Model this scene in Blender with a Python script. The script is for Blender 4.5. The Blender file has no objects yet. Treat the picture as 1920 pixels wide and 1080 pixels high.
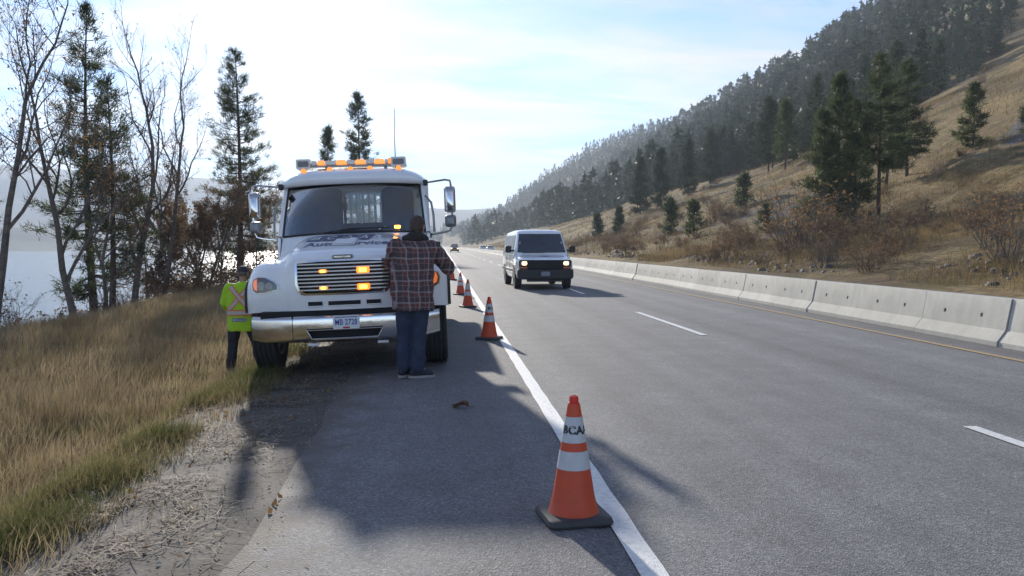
import bpy, bmesh, math, random
import numpy as np
from mathutils import Vector, Matrix, Euler
R = math.radians
scene = bpy.context.scene
COL = scene.collection

# ------------------------------------------------------------------ camera
cam_d = bpy.data.cameras.new("camera"); cam = bpy.data.objects.new("camera", cam_d); COL.objects.link(cam)
cam.location = (0, 0, 1.52)
cam.rotation_euler = (R(90 - 2.94), 0, R(-4.76))
cam_d.sensor_width = 36; cam_d.lens = 29.25; cam_d.clip_start = 0.1; cam_d.clip_end = 40000
scene.camera = cam

# ------------------------------------------------------------------ sky and sun
SUN_EL = R(18.8); SUN_AZ = math.atan(-0.20)          # azimuth measured from +Y towards +X
world = bpy.data.worlds.new("World"); scene.world = world; world.use_nodes = True
def build_world():
    nt = world.node_tree; nt.nodes.clear(); N = nt.nodes.new; L = nt.links.new
    out = N('ShaderNodeOutputWorld'); bg = N('ShaderNodeBackground'); bg.inputs['Strength'].default_value = 0.108
    sky = N('ShaderNodeTexSky'); sky.sky_type = 'NISHITA'; sky.sun_disc = False
    sky.sun_elevation = SUN_EL; sky.sun_rotation = SUN_AZ
    sky.altitude = 3000; sky.air_density = 1.35; sky.dust_density = 2.1; sky.ozone_density = 8
    tc = N('ShaderNodeTexCoord')
    sep = N('ShaderNodeSeparateXYZ'); L(tc.outputs['Generated'], sep.inputs[0])
    zz = N('ShaderNodeMath'); zz.operation = 'ADD'; zz.inputs[1].default_value = 0.10; L(sep.outputs['Z'], zz.inputs[0])
    zm = N('ShaderNodeMath'); zm.operation = 'MAXIMUM'; zm.inputs[1].default_value = 0.05; L(zz.outputs[0], zm.inputs[0])
    dx = N('ShaderNodeMath'); dx.operation = 'DIVIDE'; L(sep.outputs['X'], dx.inputs[0]); L(zm.outputs[0], dx.inputs[1])
    dy = N('ShaderNodeMath'); dy.operation = 'DIVIDE'; L(sep.outputs['Y'], dy.inputs[0]); L(zm.outputs[0], dy.inputs[1])
    cb = N('ShaderNodeCombineXYZ'); L(dx.outputs[0], cb.inputs[0]); L(dy.outputs[0], cb.inputs[1])
    mp = N('ShaderNodeMapping'); mp.inputs['Rotation'].default_value = (0, 0, R(-28)); mp.inputs['Scale'].default_value = (0.8, 1.7, 1)
    L(cb.outputs[0], mp.inputs[0])
    n1 = N('ShaderNodeTexNoise'); n1.inputs['Scale'].default_value = 1.1; n1.inputs['Detail'].default_value = 10; n1.inputs['Roughness'].default_value = 0.62; n1.inputs['Distortion'].default_value = 0.7
    L(mp.outputs[0], n1.inputs['Vector'])
    r1 = N('ShaderNodeValToRGB'); r1.color_ramp.elements[0].position = 0.33; r1.color_ramp.elements[1].position = 0.68
    L(n1.outputs['Fac'], r1.inputs[0])
    n2 = N('ShaderNodeTexNoise'); n2.inputs['Scale'].default_value = 0.35; n2.inputs['Detail'].default_value = 3
    L(cb.outputs[0], n2.inputs['Vector'])
    mul = N('ShaderNodeMath'); mul.operation = 'MULTIPLY'; L(r1.outputs[0], mul.inputs[0])
    ad = N('ShaderNodeMath'); ad.operation = 'ADD'; ad.inputs[1].default_value = 0.55; L(n2.outputs['Fac'], ad.inputs[0]); L(ad.outputs[0], mul.inputs[1])
    mul.use_clamp = True
    bw = N('ShaderNodeRGBToBW'); L(sky.outputs[0], bw.inputs[0])
    cl = N('ShaderNodeMix'); cl.data_type = 'RGBA'; cl.blend_type = 'MULTIPLY'; cl.inputs['Factor'].default_value = 1
    L(bw.outputs[0], cl.inputs['A']); cl.inputs['B'].default_value = (1.26, 1.28, 1.32, 1)
    # thin high cirrus scatters the light of the sky behind it
    mx = N('ShaderNodeMix'); mx.data_type = 'RGBA'; L(mul.outputs[0], mx.inputs['Factor']); L(sky.outputs[0], mx.inputs['A']); L(cl.outputs['Result'], mx.inputs['B'])
    L(mx.outputs['Result'], bg.inputs['Color']); L(bg.outputs[0], out.inputs[0])
build_world()
sun_d = bpy.data.lights.new("sun", 'SUN'); sun = bpy.data.objects.new("sun", sun_d); COL.objects.link(sun)
sun_d.energy = 3.9; sun_d.angle = R(1.3); sun_d.color = (1.0, 0.93, 0.82)
sdir = Vector((math.sin(SUN_AZ)*math.cos(SUN_EL), math.cos(SUN_AZ)*math.cos(SUN_EL), math.sin(SUN_EL)))
sun.rotation_euler = sdir.to_track_quat('Z', 'Y').to_euler(); sun.location = (-20, 100, 60)
vs = scene.view_settings; vs.view_transform = 'Standard'; vs.look = 'None'; vs.gamma = 1; vs.exposure = 1.14; vs.use_curve_mapping = False
cy = scene.cycles; cy.use_denoising = True; cy.max_bounces = 6; cy.diffuse_bounces = 2; cy.glossy_bounces = 3
cy.transmission_bounces = 4; cy.transparent_max_bounces = 16; cy.volume_bounces = 1; cy.sample_clamp_indirect = 6
cy.caustics_reflective = False; cy.caustics_refractive = False

# ------------------------------------------------------------------ helpers
rng = np.random.default_rng(7); rnd = random.Random(11)
MATS = {}
def mat(name, base, rough=0.6, metal=0.0, var=0.12, scale=6.0, bump=0.0, bscale=40.0, spec=0.5, emit=None, estr=0.0, transl=0.0, coat=0.0, alpha=1.0, base2=None, thr=(0.4, 0.6)):
    """principled material whose colour wanders with a noise (base to base2, or base +- var)"""
    if name in MATS: return MATS[name]
    m = bpy.data.materials.new(name); m.use_nodes = True; MATS[name] = m
    nt = m.node_tree; N = nt.nodes.new; L = nt.links.new
    b = nt.nodes['Principled BSDF']; out = nt.nodes['Material Output']
    tc = N('ShaderNodeTexCoord'); no = N('ShaderNodeTexNoise'); no.inputs['Scale'].default_value = scale; no.inputs['Detail'].default_value = 6
    no.inputs['Roughness'].default_value = 0.65
    L(tc.outputs['Object'], no.inputs['Vector'])
    rp = N('ShaderNodeValToRGB'); L(no.outputs['Fac'], rp.inputs[0])
    rp.color_ramp.elements[0].position, rp.color_ramp.elements[1].position = thr if base2 else (0.25, 0.75)
    if base2: c0, c1 = base, base2
    else: c0 = tuple(max(0, c*(1-var)) for c in base); c1 = tuple(min(1, c*(1+var)) for c in base)
    rp.color_ramp.elements[0].color = (*c0, 1); rp.color_ramp.elements[1].color = (*c1, 1)
    L(rp.outputs[0], b.inputs['Base Color'])
    b.inputs['Roughness'].default_value = rough; b.inputs['Metallic'].default_value = metal; b.inputs['Specular IOR Level'].default_value = spec
    if coat: b.inputs['Coat Weight'].default_value = coat; b.inputs['Coat Roughness'].default_value = 0.06
    if emit: b.inputs['Emission Color'].default_value = (*emit, 1); b.inputs['Emission Strength'].default_value = estr
    if bump:
        n2 = N('ShaderNodeTexNoise'); n2.inputs['Scale'].default_value = bscale; n2.inputs['Detail'].default_value = 4; L(tc.outputs['Object'], n2.inputs['Vector'])
        bp = N('ShaderNodeBump'); bp.inputs['Strength'].default_value = bump; bp.inputs['Distance'].default_value = 0.02
        L(n2.outputs['Fac'], bp.inputs['Height']); L(bp.outputs[0], b.inputs['Normal'])
    if transl:
        t = N('ShaderNodeBsdfTranslucent'); L(rp.outputs[0], t.inputs['Color']); mx = N('ShaderNodeMixShader'); mx.inputs[0].default_value = transl
        L(b.outputs[0], mx.inputs[1]); L(t.outputs[0], mx.inputs[2]); L(mx.outputs[0], out.inputs[0])
    return m
def glass_mat(name, tint, refl=0.06, rough=0.02):
    if name in MATS: return MATS[name]
    m = bpy.data.materials.new(name); m.use_nodes = True; MATS[name] = m
    nt = m.node_tree; nt.nodes.clear(); N = nt.nodes.new; L = nt.links.new
    out = N('ShaderNodeOutputMaterial'); t = N('ShaderNodeBsdfTransparent'); g = N('ShaderNodeBsdfGlossy'); mx = N('ShaderNodeMixShader')
    t.inputs['Color'].default_value = (*tint, 1); g.inputs['Roughness'].default_value = rough
    fr = N('ShaderNodeFresnel'); fr.inputs['IOR'].default_value = 1.5
    no = N('ShaderNodeTexNoise'); no.inputs['Scale'].default_value = 3; tc = N('ShaderNodeTexCoord'); L(tc.outputs['Object'], no.inputs['Vector'])
    ma = N('ShaderNodeMath'); ma.operation = 'MULTIPLY_ADD'; L(no.outputs['Fac'], ma.inputs[0]); ma.inputs[1].default_value = 0.03; ma.inputs[2].default_value = refl
    ad = N('ShaderNodeMath'); ad.operation = 'ADD'; ad.use_clamp = True; L(fr.outputs[0], ad.inputs[0]); L(ma.outputs[0], ad.inputs[1])
    L(ad.outputs[0], mx.inputs[0]); L(t.outputs[0], mx.inputs[1]); L(g.outputs[0], mx.inputs[2]); L(mx.outputs[0], out.inputs[0])
    return m

def tag(o, label=None, cat=None, group=None, kind=None):
    if label: o['label'] = label
    if cat: o['category'] = cat
    if group: o['group'] = group
    if kind: o['kind'] = kind
    return o
def empty(name, loc=(0, 0, 0), rot=(0, 0, 0)):
    o = bpy.data.objects.new(name, None); o.empty_display_size = 0.1; COL.objects.link(o); o.location = loc; o.rotation_euler = rot; return o

class MB:
    """collects shapes, then links them as one mesh object"""
    def __init__(s): s.v = []; s.f = []
    def add(s, V, F):
        n = len(s.v); s.v.extend([tuple(map(float, p)) for p in V]); s.f.extend([tuple(i+n for i in f) for f in F]); return s
    def box(s, x0, x1, y0, y1, z0, z1):
        return s.add([(x0,y0,z0),(x1,y0,z0),(x1,y1,z0),(x0,y1,z0),(x0,y0,z1),(x1,y0,z1),(x1,y1,z1),(x0,y1,z1)],
                     [(0,3,2,1),(4,5,6,7),(0,1,5,4),(1,2,6,5),(2,3,7,6),(3,0,4,7)])
    def tube(s, pts, rad, n=8, cap=True):
        pts = [Vector(p) for p in pts]
        if not hasattr(rad, '__len__'): rad = [rad]*len(pts)
        V = []; F = []; u = None
        for i, p in enumerate(pts):
            d = (pts[min(i+1, len(pts)-1)] - pts[max(i-1, 0)]).normalized()
            if u is None: u = d.orthogonal().normalized()
            u = (u - d*u.dot(d)).normalized(); w = d.cross(u)
            for k in range(n):
                a = 2*math.pi*k/n; V.append(p + (u*math.cos(a) + w*math.sin(a))*rad[i])
        for i in range(len(pts)-1):
            for k in range(n):
                F.append((i*n+k, i*n+(k+1) % n, (i+1)*n+(k+1) % n, (i+1)*n+k))
        if cap: F.append(tuple(range(n-1, -1, -1))); F.append(tuple(range((len(pts)-1)*n, len(pts)*n)))
        return s.add(V, F)
    def lathe(s, prof, n=24, axis='Z', c=(0, 0, 0), cap=True):
        V = []; F = []
        for (r, h) in prof:
            for k in range(n):
                a = 2*math.pi*k/n; x, y = r*math.cos(a), r*math.sin(a)
                V.append({'Z': (c[0]+x, c[1]+y, c[2]+h), 'X': (c[0]+h, c[1]+x, c[2]+y), 'Y': (c[0]+x, c[1]+h, c[2]-y)}[axis])
        m = len(prof)
        for i in range(m-1):
            for k in range(n): F.append((i*n+k, i*n+(k+1) % n, (i+1)*n+(k+1) % n, (i+1)*n+k))
        if cap: F.append(tuple(range(n-1, -1, -1))); F.append(tuple(range((m-1)*n, m*n)))
        return s.add(V, F)
    def grid(s, P, skip=None):
        """P: array (rows, cols, 3)"""
        P = np.asarray(P); r, c = P.shape[:2]
        F = []
        for i in range(r-1):
            for j in range(c-1):
                if skip is not None and skip[i, j]: continue
                F.append((i*c+j, i*c+j+1, (i+1)*c+j+1, (i+1)*c+j))
        return s.add(P.reshape(-1, 3), F)
    def prism(s, poly, axis, a, b):
        """poly in the two other axes (in xyz order), extruded along axis from a to b"""
        n = len(poly)
        def pt(p, h): return {'X': (h, p[0], p[1]), 'Y': (p[0], h, p[1]), 'Z': (p[0], p[1], h)}[axis]
        V = [pt(p, a) for p in poly] + [pt(p, b) for p in poly]
        F = [tuple(range(n)), tuple(range(2*n-1, n-1, -1))] + [(i, i+n, (i+1) % n+n, (i+1) % n) for i in range(n)]
        return s.add(V, F)
    def ring(s, outer, inner, axis, a, b):
        """a frame: same-length outlines outer and inner, extruded along axis"""
        n = len(outer)
        def pt(p, h): return {'X': (h, p[0], p[1]), 'Y': (p[0], h, p[1]), 'Z': (p[0], p[1], h)}[axis]
        V = [pt(p, a) for p in outer] + [pt(p, a) for p in inner] + [pt(p, b) for p in outer] + [pt(p, b) for p in inner]
        F = []
        for i in range(n):
            j = (i+1) % n
            F += [(i, j, n+j, n+i), (2*n+i, 3*n+i, 3*n+j, 2*n+j), (i, 2*n+i, 2*n+j, j), (n+i, n+j, 3*n+j, 3*n+i)]
        return s.add(V, F)
    def build(s, name, m, parent=None, smooth=30, bevel=0.0, seg=2, fix=True):
        me = bpy.data.meshes.new(name); me.from_pydata(s.v, [], s.f)
        if fix:
            bm = bmesh.new(); bm.from_mesh(me); bmesh.ops.recalc_face_normals(bm, faces=bm.faces); bm.to_mesh(me); bm.free()
        me.materials.append(m)
        if smooth:
            me.polygons.foreach_set('use_smooth', [True]*len(me.polygons)); me.set_sharp_from_angle(angle=R(smooth))
        me.update()
        o = bpy.data.objects.new(name, me); COL.objects.link(o)
        if parent: o.parent = parent
        if bevel:
            bv = o.modifiers.new('bevel', 'BEVEL'); bv.width = bevel; bv.segments = seg; bv.limit_method = 'ANGLE'; bv.angle_limit = R(35)
        return o
def rrect(x0, x1, z0, z1, r, n=5):
    pts = []
    for cx, cz, a0 in ((x1-r, z1-r, 0), (x0+r, z1-r, 90), (x0+r, z0+r, 180), (x1-r, z0+r, 270)):
        for k in range(n+1):
            a = R(a0 + 90*k/n); pts.append((cx+r*math.cos(a), cz+r*math.sin(a)))
    return pts
def raw(name, V, F, m, parent=None, smooth=False):
    """fast mesh from numpy: V (n,3), F (m,k) all faces of one size, or list of arrays"""
    me = bpy.data.meshes.new(name); Fs = F if isinstance(F, list) else [F]
    Fs = [f for f in Fs if len(f)]
    nl = sum(f.size for f in Fs); nf = sum(len(f) for f in Fs)
    me.vertices.add(len(V)); me.vertices.foreach_set('co', np.ascontiguousarray(V, dtype=np.float32).ravel())
    me.loops.add(nl); me.loops.foreach_set('vertex_index', np.concatenate([f.ravel() for f in Fs]).astype(np.int32))
    me.polygons.add(nf); tot = np.concatenate([np.full(len(f), f.shape[1]) for f in Fs]); st = np.concatenate([[0], np.cumsum(tot)[:-1]])
    me.polygons.foreach_set('loop_start', st.astype(np.int32)); me.polygons.foreach_set('loop_total', tot.astype(np.int32))
    if smooth: me.polygons.foreach_set('use_smooth', np.ones(nf, dtype=bool))
    me.update(calc_edges=True)
    for mm in (m if isinstance(m, list) else [m]): me.materials.append(mm)
    if name.startswith('_'): return me
    o = bpy.data.objects.new(name, me); COL.objects.link(o)
    if parent: o.parent = parent
    return o
def copy_tree(o, parent=None):
    c = o.copy(); COL.objects.link(c); c.parent = parent
    for ch in o.children: copy_tree(ch, c)
    return c
def catmull(P, n):
    """P (k, ...) control rows -> n rows"""
    P = np.asarray(P, float); k = len(P); t = np.linspace(0, k-1, n); i = np.clip(t.astype(int), 0, k-2); u = (t-i).reshape((-1,)+(1,)*(P.ndim-1))
    p0 = P[np.maximum(i-1, 0)]; p1 = P[i]; p2 = P[i+1]; p3 = P[np.minimum(i+2, k-1)]
    return 0.5*((2*p1)+(-p0+p2)*u+(2*p0-5*p1+4*p2-p3)*u**2+(-p0+3*p1-3*p2+p3)*u**3)
def text_mesh(body, size=1.0, bold=0.022, shear=0.0, spacing=1.0, res=3):
    """flat outline mesh of a word, as (verts, faces), origin at its lower left"""
    cu = bpy.data.curves.new('word', 'FONT'); cu.body = body; cu.size = size; cu.shear = shear; cu.space_character = spacing; cu.resolution_u = res; cu.offset = bold*size
    o = bpy.data.objects.new('word', cu); COL.objects.link(o)
    dg = bpy.context.evaluated_depsgraph_get(); dg.update()
    me = bpy.data.meshes.new_from_object(o.evaluated_get(dg)); bm = bmesh.new(); bm.from_mesh(me)
    bmesh.ops.triangulate(bm, faces=bm.faces); bm.verts.ensure_lookup_table(); bm.verts.index_update()
    V = [tuple(v.co) for v in bm.verts]; F = [tuple(v.index for v in f.verts) for f in bm.faces]; bm.free()
    bpy.data.objects.remove(o); bpy.data.curves.remove(cu); bpy.data.meshes.remove(me)
    x0 = min(v[0] for v in V); x1 = max(v[0] for v in V); y0 = min(v[1] for v in V)
    return [(v[0]-x0, v[1]-y0) for v in V], F, x1-x0
WORDS = {}
def word(body, **k):
    key = (body, tuple(sorted(k.items())))
    if key not in WORDS: WORDS[key] = text_mesh(body, **k)
    return WORDS[key]
# ------------------------------------------------------------------ terrain
def _hash(ix, iy, s):
    h = np.sin(ix*127.1 + iy*311.7 + s*74.7)*43758.5453
    return h - np.floor(h)
def vnoise(x, y, s=0):
    x = np.asarray(x, float); y = np.asarray(y, float)
    ix = np.floor(x); iy = np.floor(y); fx = x-ix; fy = y-iy; fx = fx*fx*(3-2*fx); fy = fy*fy*(3-2*fy)
    a = _hash(ix, iy, s); b = _hash(ix+1, iy, s); c = _hash(ix, iy+1, s); d = _hash(ix+1, iy+1, s)
    return (a*(1-fx)+b*fx)*(1-fy)+(c*(1-fx)+d*fx)*fy
def fbm(x, y, s=0, o=4):
    t = 0; a = 0.5; f = 1
    for i in range(o): t = t + a*(vnoise(x*f, y*f, s+i*3.3)-0.5); a *= 0.5; f *= 2.03
    return t
def sstep(a, b, x):
    t = np.clip((np.asarray(x, float)-a)/(b-a), 0, 1); return t*t*(3-2*t)
LX = [-400, -40, -30, -22, -14, -11.5, -10.3, -7, -4.4, -3.5, -2.6, -2.0, -1.05, 0, 16.5]
LZ = [-11, -10.5, -9.9, -8.2, -2.7, -0.95, -0.62, -0.70, -0.82, -0.72, -0.17, -0.075, -0.04, -0.003, -0.003]
RX = [0, 16.5, 18, 22, 28, 36, 50, 69, 80, 95, 130, 200, 300, 345, 450, 700]
RF = [0, -0.0, 0.15, 1.0, 2.3, 4.4, 10.0, 18.4, 21, 23.5, 38, 84, 150, 172, 195, 180]
RN = [0, -0.0, 0.15, 1.0, 2.3, 4.4, 11.0, 21.0, 26.5, 35, 54, 92, 150, 172, 195, 180]
def T(X, Y):
    X = np.asarray(X, float); Y = np.asarray(Y, float)
    left = np.interp(X, LX, LZ)
    # beyond the bend the shore swings across the end of the lake
    far = sstep(1500, 1950, Y)*sstep(-420, -200, X); left = left*(1-far) + np.where(X < -2, np.maximum(left, -6 + 14*far + 6*fbm(X/60, Y/60, 5)), left)*far
    left = left + np.where(X < -2.6, 0.16*fbm(X/1.3, Y/1.3, 2) + 0.35*fbm(X/6, Y/6, 4)*sstep(-3, -7, X), 0)
    t = sstep(105, 190, Y); rf = np.interp(X, RX, RF); rn = np.interp(X, RX, RN)
    right = rn*(1-t)+rf*t
    low = sstep(200, 480, Y)*sstep(30, 69, X)*(1-sstep(75, 170, X)); right = right*(1-0.22*low)
    hill = sstep(17, 40, X)
    right = right + hill*(3.2*fbm(X/22, Y/34, 8, 3) + 1.0*fbm(X/6, Y/6, 9)) + sstep(17, 22, X)*0.5*fbm(X/2.2, Y/2.2, 10)
    right = right + sstep(120, 300, X)*26*fbm(X/160, Y/170, 12, 3)
    right = right + sstep(1100, 1700, Y)*55*(0.6+fbm(X/150, Y/200, 14))*sstep(-200, 100, X)
    base = np.where(X < 0.0, left, right)
    # far end: the valley floor climbs behind the road
    base = base + sstep(1350, 1900, Y)*30*(0.7+fbm(X/120, Y/120, 15))*(X < 16)*sstep(-420, -200, X)
    return base
def terrain():
    xs = np.concatenate([np.arange(-900, -60, 40), np.arange(-60, -26, 4), np.arange(-26, -1.0, 0.3), [-1.0, -0.4, 0.5, 4, 8, 12, 16, 16.5], np.arange(17, 100, 1.1), np.arange(101, 380, 7), np.arange(385, 720, 25)])
    ys = np.concatenate([np.arange(-14, 46, 0.5), np.arange(46, 130, 1.5), np.arange(130, 420, 4), np.arange(420, 1500, 16), np.arange(1510, 2600, 45)])
    X, Y = np.meshgrid(xs, ys); Z = T(X, Y) - np.where((X > -2.75) & (X < 16.8), 0.03, 0)
    V = np.stack([X, Y, Z], -1).reshape(-1, 3); r, c = X.shape
    i, j = np.meshgrid(np.arange(r-1), np.arange(c-1), indexing='ij'); a = (i*c+j).ravel()
    F = np.stack([a, a+1, a+c+1, a+c], 1)
    o = raw('terrain', V, F, terrain_mat(), smooth=True); tag(o, kind='structure'); return o
def terrain_mat():
    m = bpy.data.materials.new('dry_hillside'); m.use_nodes = True; nt = m.node_tree; N = nt.nodes.new; L = nt.links.new; b = nt.nodes['Principled BSDF']
    tc = N('ShaderNodeTexCoord')
    def noise(s, d=8, r=0.6):
        n = N('ShaderNodeTexNoise'); n.inputs['Scale'].default_value = s; n.inputs['Detail'].default_value = d; n.inputs['Roughness'].default_value = r; L(tc.outputs['Object'], n.inputs['Vector']); return n
    def ramp(src, e):
        q = N('ShaderNodeValToRGB'); q.color_ramp.elements[0].position = e[0][0]; q.color_ramp.elements[0].color = (*e[0][1], 1)
        q.color_ramp.elements[1].position = e[-1][0]; q.color_ramp.elements[1].color = (*e[-1][1], 1)
        for p, cc in e[1:-1]: k = q.color_ramp.elements.new(p); k.color = (*cc, 1)
        L(src, q.inputs[0]); return q
    def mix(f, a, bb, t='MIX'):
        x = N('ShaderNodeMix'); x.data_type = 'RGBA'; x.blend_type = t; L(f, x.inputs['Factor']); L(a, x.inputs['A']); L(bb, x.inputs['B']); return x.outputs['Result']
    grass = ramp(noise(1.7, 10, .7).outputs['Fac'], [(0.3, (.11, .08, .042)), (0.5, (.25, .185, .092)), (0.68, (.36, .28, .15))])
    scrub = ramp(noise(2.6, 8, .7).outputs['Fac'], [(0.35, (.07, .054, .038)), (0.62, (.18, .13, .08))])
    green = ramp(noise(3.0).outputs['Fac'], [(0.35, (.06, .055, .022)), (0.65, (.15, .13, .055))])
    rock = ramp(noise(5.0, 12, .75).outputs['Fac'], [(0.32, (.06, .062, .066)), (0.66, (.23, .23, .24))])
    big = ramp(noise(.075, 6, .6).outputs['Fac'], [(0.46, (0, 0, 0)), (0.60, (1, 1, 1))])
    gm = ramp(noise(.16, 5).outputs['Fac'], [(0.52, (0, 0, 0)), (0.66, (1, 1, 1))])
    rm = ramp(noise(.11, 7, .7).outputs['Fac'], [(0.585, (0, 0, 0)), (0.63, (1, 1, 1))])
    c = mix(big.outputs[0], grass.outputs[0], scrub.outputs[0]); c = mix(gm.outputs[0], c, green.outputs[0]); c = mix(rm.outputs[0], c, rock.outputs[0])
    L(c, b.inputs['Base Color']); b.inputs['Roughness'].default_value = 0.95; b.inputs['Specular IOR Level'].default_value = 0.1
    bp = N('ShaderNodeBump'); bp.inputs['Strength'].default_value = 0.9; bp.inputs['Distance'].default_value = 0.25; L(noise(2.2, 10, .7).outputs['Fac'], bp.inputs['Height']); L(bp.outputs[0], b.inputs['Normal'])
    return m
terrain()

# lake, its far shore and the blue ranges behind
def lake():
    m = bpy.data.materials.new('lake_water'); m.use_nodes = True; nt = m.node_tree; N = nt.nodes.new; L = nt.links.new; b = nt.nodes['Principled BSDF']
    b.inputs['Base Color'].default_value = (.05, .08, .10, 1); b.inputs['Roughness'].default_value = 0.16; b.inputs['IOR'].default_value = 1.33
    tc = N('ShaderNodeTexCoord'); no = N('ShaderNodeTexNoise'); no.inputs['Scale'].default_value = 0.5; no.inputs['Detail'].default_value = 5; L(tc.outputs['Object'], no.inputs['Vector'])
    bp = N('ShaderNodeBump'); bp.inputs['Strength'].default_value = 0.55; bp.inputs['Distance'].default_value = 0.5; L(no.outputs['Fac'], bp.inputs['Height']); L(bp.outputs[0], b.inputs['Normal'])
    V = np.array([(-5600, -30, -8.6), (-18, -30, -8.6), (-18, 1700, -8.6), (-5600, 5600, -8.6), (-18, 5600, -8.6)], float)
    me = MB(); me.add(V, [(0, 1, 2, 3), (3, 2, 4)]); o = me.build('lake', m, smooth=0); tag(o, kind='structure')
lake()
def ridge(name, az0, az1, d0, d1, prof, seed, rough, m, n=260, rows=40):
    """a mountain range in front of the horizon: skyline height by azimuth, falling to the water at d0"""
    az = np.linspace(R(az0), R(az1), n); t = np.linspace(0, 1, rows)
    A, Q = np.meshgrid(az, t); D = d0 + (d1-d0)*Q
    X = D*np.sin(A); Y = D*np.cos(A)
    top = np.interp(np.degrees(A), [p[0] for p in prof], [p[1] for p in prof])
    Z = -9 + top*(sstep(0, 0.72, Q)**0.9)*(1 - 0.35*sstep(0.72, 1, Q)) + rough*top*fbm(X/ (d0*0.09), Y/(d0*0.09), seed, 5)*sstep(0, .25, Q)
    V = np.stack([X, Y, Z], -1).reshape(-1, 3); i, j = np.meshgrid(np.arange(rows-1), np.arange(n-1), indexing='ij'); a = (i*n+j).ravel()
    o = raw(name, V, np.stack([a, a+1, a+n+1, a+n], 1), m, smooth=True); tag(o, kind='structure'); return o
mm = mat('forested_mountain', (.035, .055, .045), rough=.95, spec=.1, scale=.004, base2=(.10, .10, .075), thr=(.4, .7))
ridge('mountain_range', -82, 20, 2600, 5400, [(-82, 330), (-48, 370), (-33, 385), (-25, 370), (-17, 355), (-13, 315), (-6, 260), (-3, 215), (2, 200), (8, 225), (20, 280)], 21, .14, mm)
ridge('far_shore', -82, -3, 1650, 2300, [(-82, 40), (-50, 52), (-35, 42), (-25, 46), (-15, 36), (-8, 44), (-3, 50)], 25, .5, mm, n=420, rows=24)

# ------------------------------------------------------------------ road
def asphalt_mat(name, lo, hi, tint):
    m = bpy.data.materials.new(name); m.use_nodes = True; nt = m.node_tree; N = nt.nodes.new; L = nt.links.new; b = nt.nodes['Principled BSDF']
    tc = N('ShaderNodeTexCoord')
    vo = N('ShaderNodeTexVoronoi'); vo.inputs['Scale'].default_value = 95; L(tc.outputs['Object'], vo.inputs['Vector'])
    sp = N('ShaderNodeSeparateColor'); L(vo.outputs['Color'], sp.inputs[0])
    r1 = N('ShaderNodeValToRGB'); e = r1.color_ramp.elements; e[0].position = 0.1; e[0].color = (*[lo*t for t in tint], 1); e[1].position = 0.9; e[1].color = (*[hi*t for t in tint], 1)
    k = e.new(0.97); k.color = (.30, .29, .28, 1)
    L(sp.outputs[0], r1.inputs[0])
    # wheel tracks and wear run along the road
    mp = N('ShaderNodeMapping'); mp.inputs['Scale'].default_value = (1.3, .012, 1); L(tc.outputs['Object'], mp.inputs[0])
    n1 = N('ShaderNodeTexNoise'); n1.inputs['Scale'].default_value = 1; n1.inputs['Detail'].default_value = 5; L(mp.outputs[0], n1.inputs['Vector'])
    n2 = N('ShaderNodeTexNoise'); n2.inputs['Scale'].default_value = 1.6; n2.inputs['Detail'].default_value = 8; n2.inputs['Roughness'].default_value = .7; L(tc.outputs['Object'], n2.inputs['Vector'])
    a1 = N('ShaderNodeMapRange'); a1.inputs['From Min'].default_value = .3; a1.inputs['From Max'].default_value = .7; a1.inputs['To Min'].default_value = .72; a1.inputs['To Max'].default_value = 1.22; L(n1.outputs['Fac'], a1.inputs[0])
    a2 = N('ShaderNodeMapRange'); a2.inputs['From Min'].default_value = .3; a2.inputs['From Max'].default_value = .7; a2.inputs['To Min'].default_value = .84; a2.inputs['To Max'].default_value = 1.16; L(n2.outputs['Fac'], a2.inputs[0])
    mu = N('ShaderNodeMath'); mu.operation = 'MULTIPLY'; L(a1.outputs[0], mu.inputs[0]); L(a2.outputs[0], mu.inputs[1])
    x = N('ShaderNodeMix'); x.data_type = 'RGBA'; x.blend_type = 'MULTIPLY'; x.inputs['Factor'].default_value = 1; L(r1.outputs[0], x.inputs['A']); L(mu.outputs[0], x.inputs['B'])
    L(x.outputs['Result'], b.inputs['Base Color']); b.inputs['Roughness'].default_value = 0.80; b.inputs['Specular IOR Level'].default_value = 0.35
    bp = N('ShaderNodeBump'); bp.inputs['Strength'].default_value = 0.55; bp.inputs['Distance'].default_value = 0.006; L(vo.outputs['Distance'], bp.inputs['Height']); L(bp.outputs[0], b.inputs['Normal'])
    return m
M_ASPH = asphalt_mat('asphalt', .11, .225, (1, 1, 1.02))
M_SHLD = asphalt_mat('shoulder_asphalt', .11, .22, (1, 1, 1.03))
def dirt_on_shoulder(m):
    # soil and grit washed onto the asphalt from its ragged edge
    nt = m.node_tree; N = nt.nodes.new; L = nt.links.new; b = nt.nodes['Principled BSDF']; src = b.inputs['Base Color'].links[0].from_socket
    tc = N('ShaderNodeTexCoord'); sp = N('ShaderNodeSeparateXYZ'); L(tc.outputs['Object'], sp.inputs[0])
    no = N('ShaderNodeTexNoise'); no.inputs['Scale'].default_value = 2.4; no.inputs['Detail'].default_value = 9; no.inputs['Roughness'].default_value = .72; L(tc.outputs['Object'], no.inputs['Vector'])
    a = N('ShaderNodeMath'); a.operation = 'MULTIPLY_ADD'; L(no.outputs['Fac'], a.inputs[0]); a.inputs[1].default_value = -1.5; L(sp.outputs['X'], a.inputs[2])
    r = N('ShaderNodeMapRange'); r.inputs['From Min'].default_value = -1.45; r.inputs['From Max'].default_value = -1.75; r.inputs['To Max'].default_value = .9; L(a.outputs[0], r.inputs[0])
    x = N('ShaderNodeMix'); x.data_type = 'RGBA'; L(r.outputs[0], x.inputs['Factor']); L(src, x.inputs['A']); x.inputs['B'].default_value = (.115, .103, .09, 1); L(x.outputs['Result'], b.inputs['Base Color'])
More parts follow.
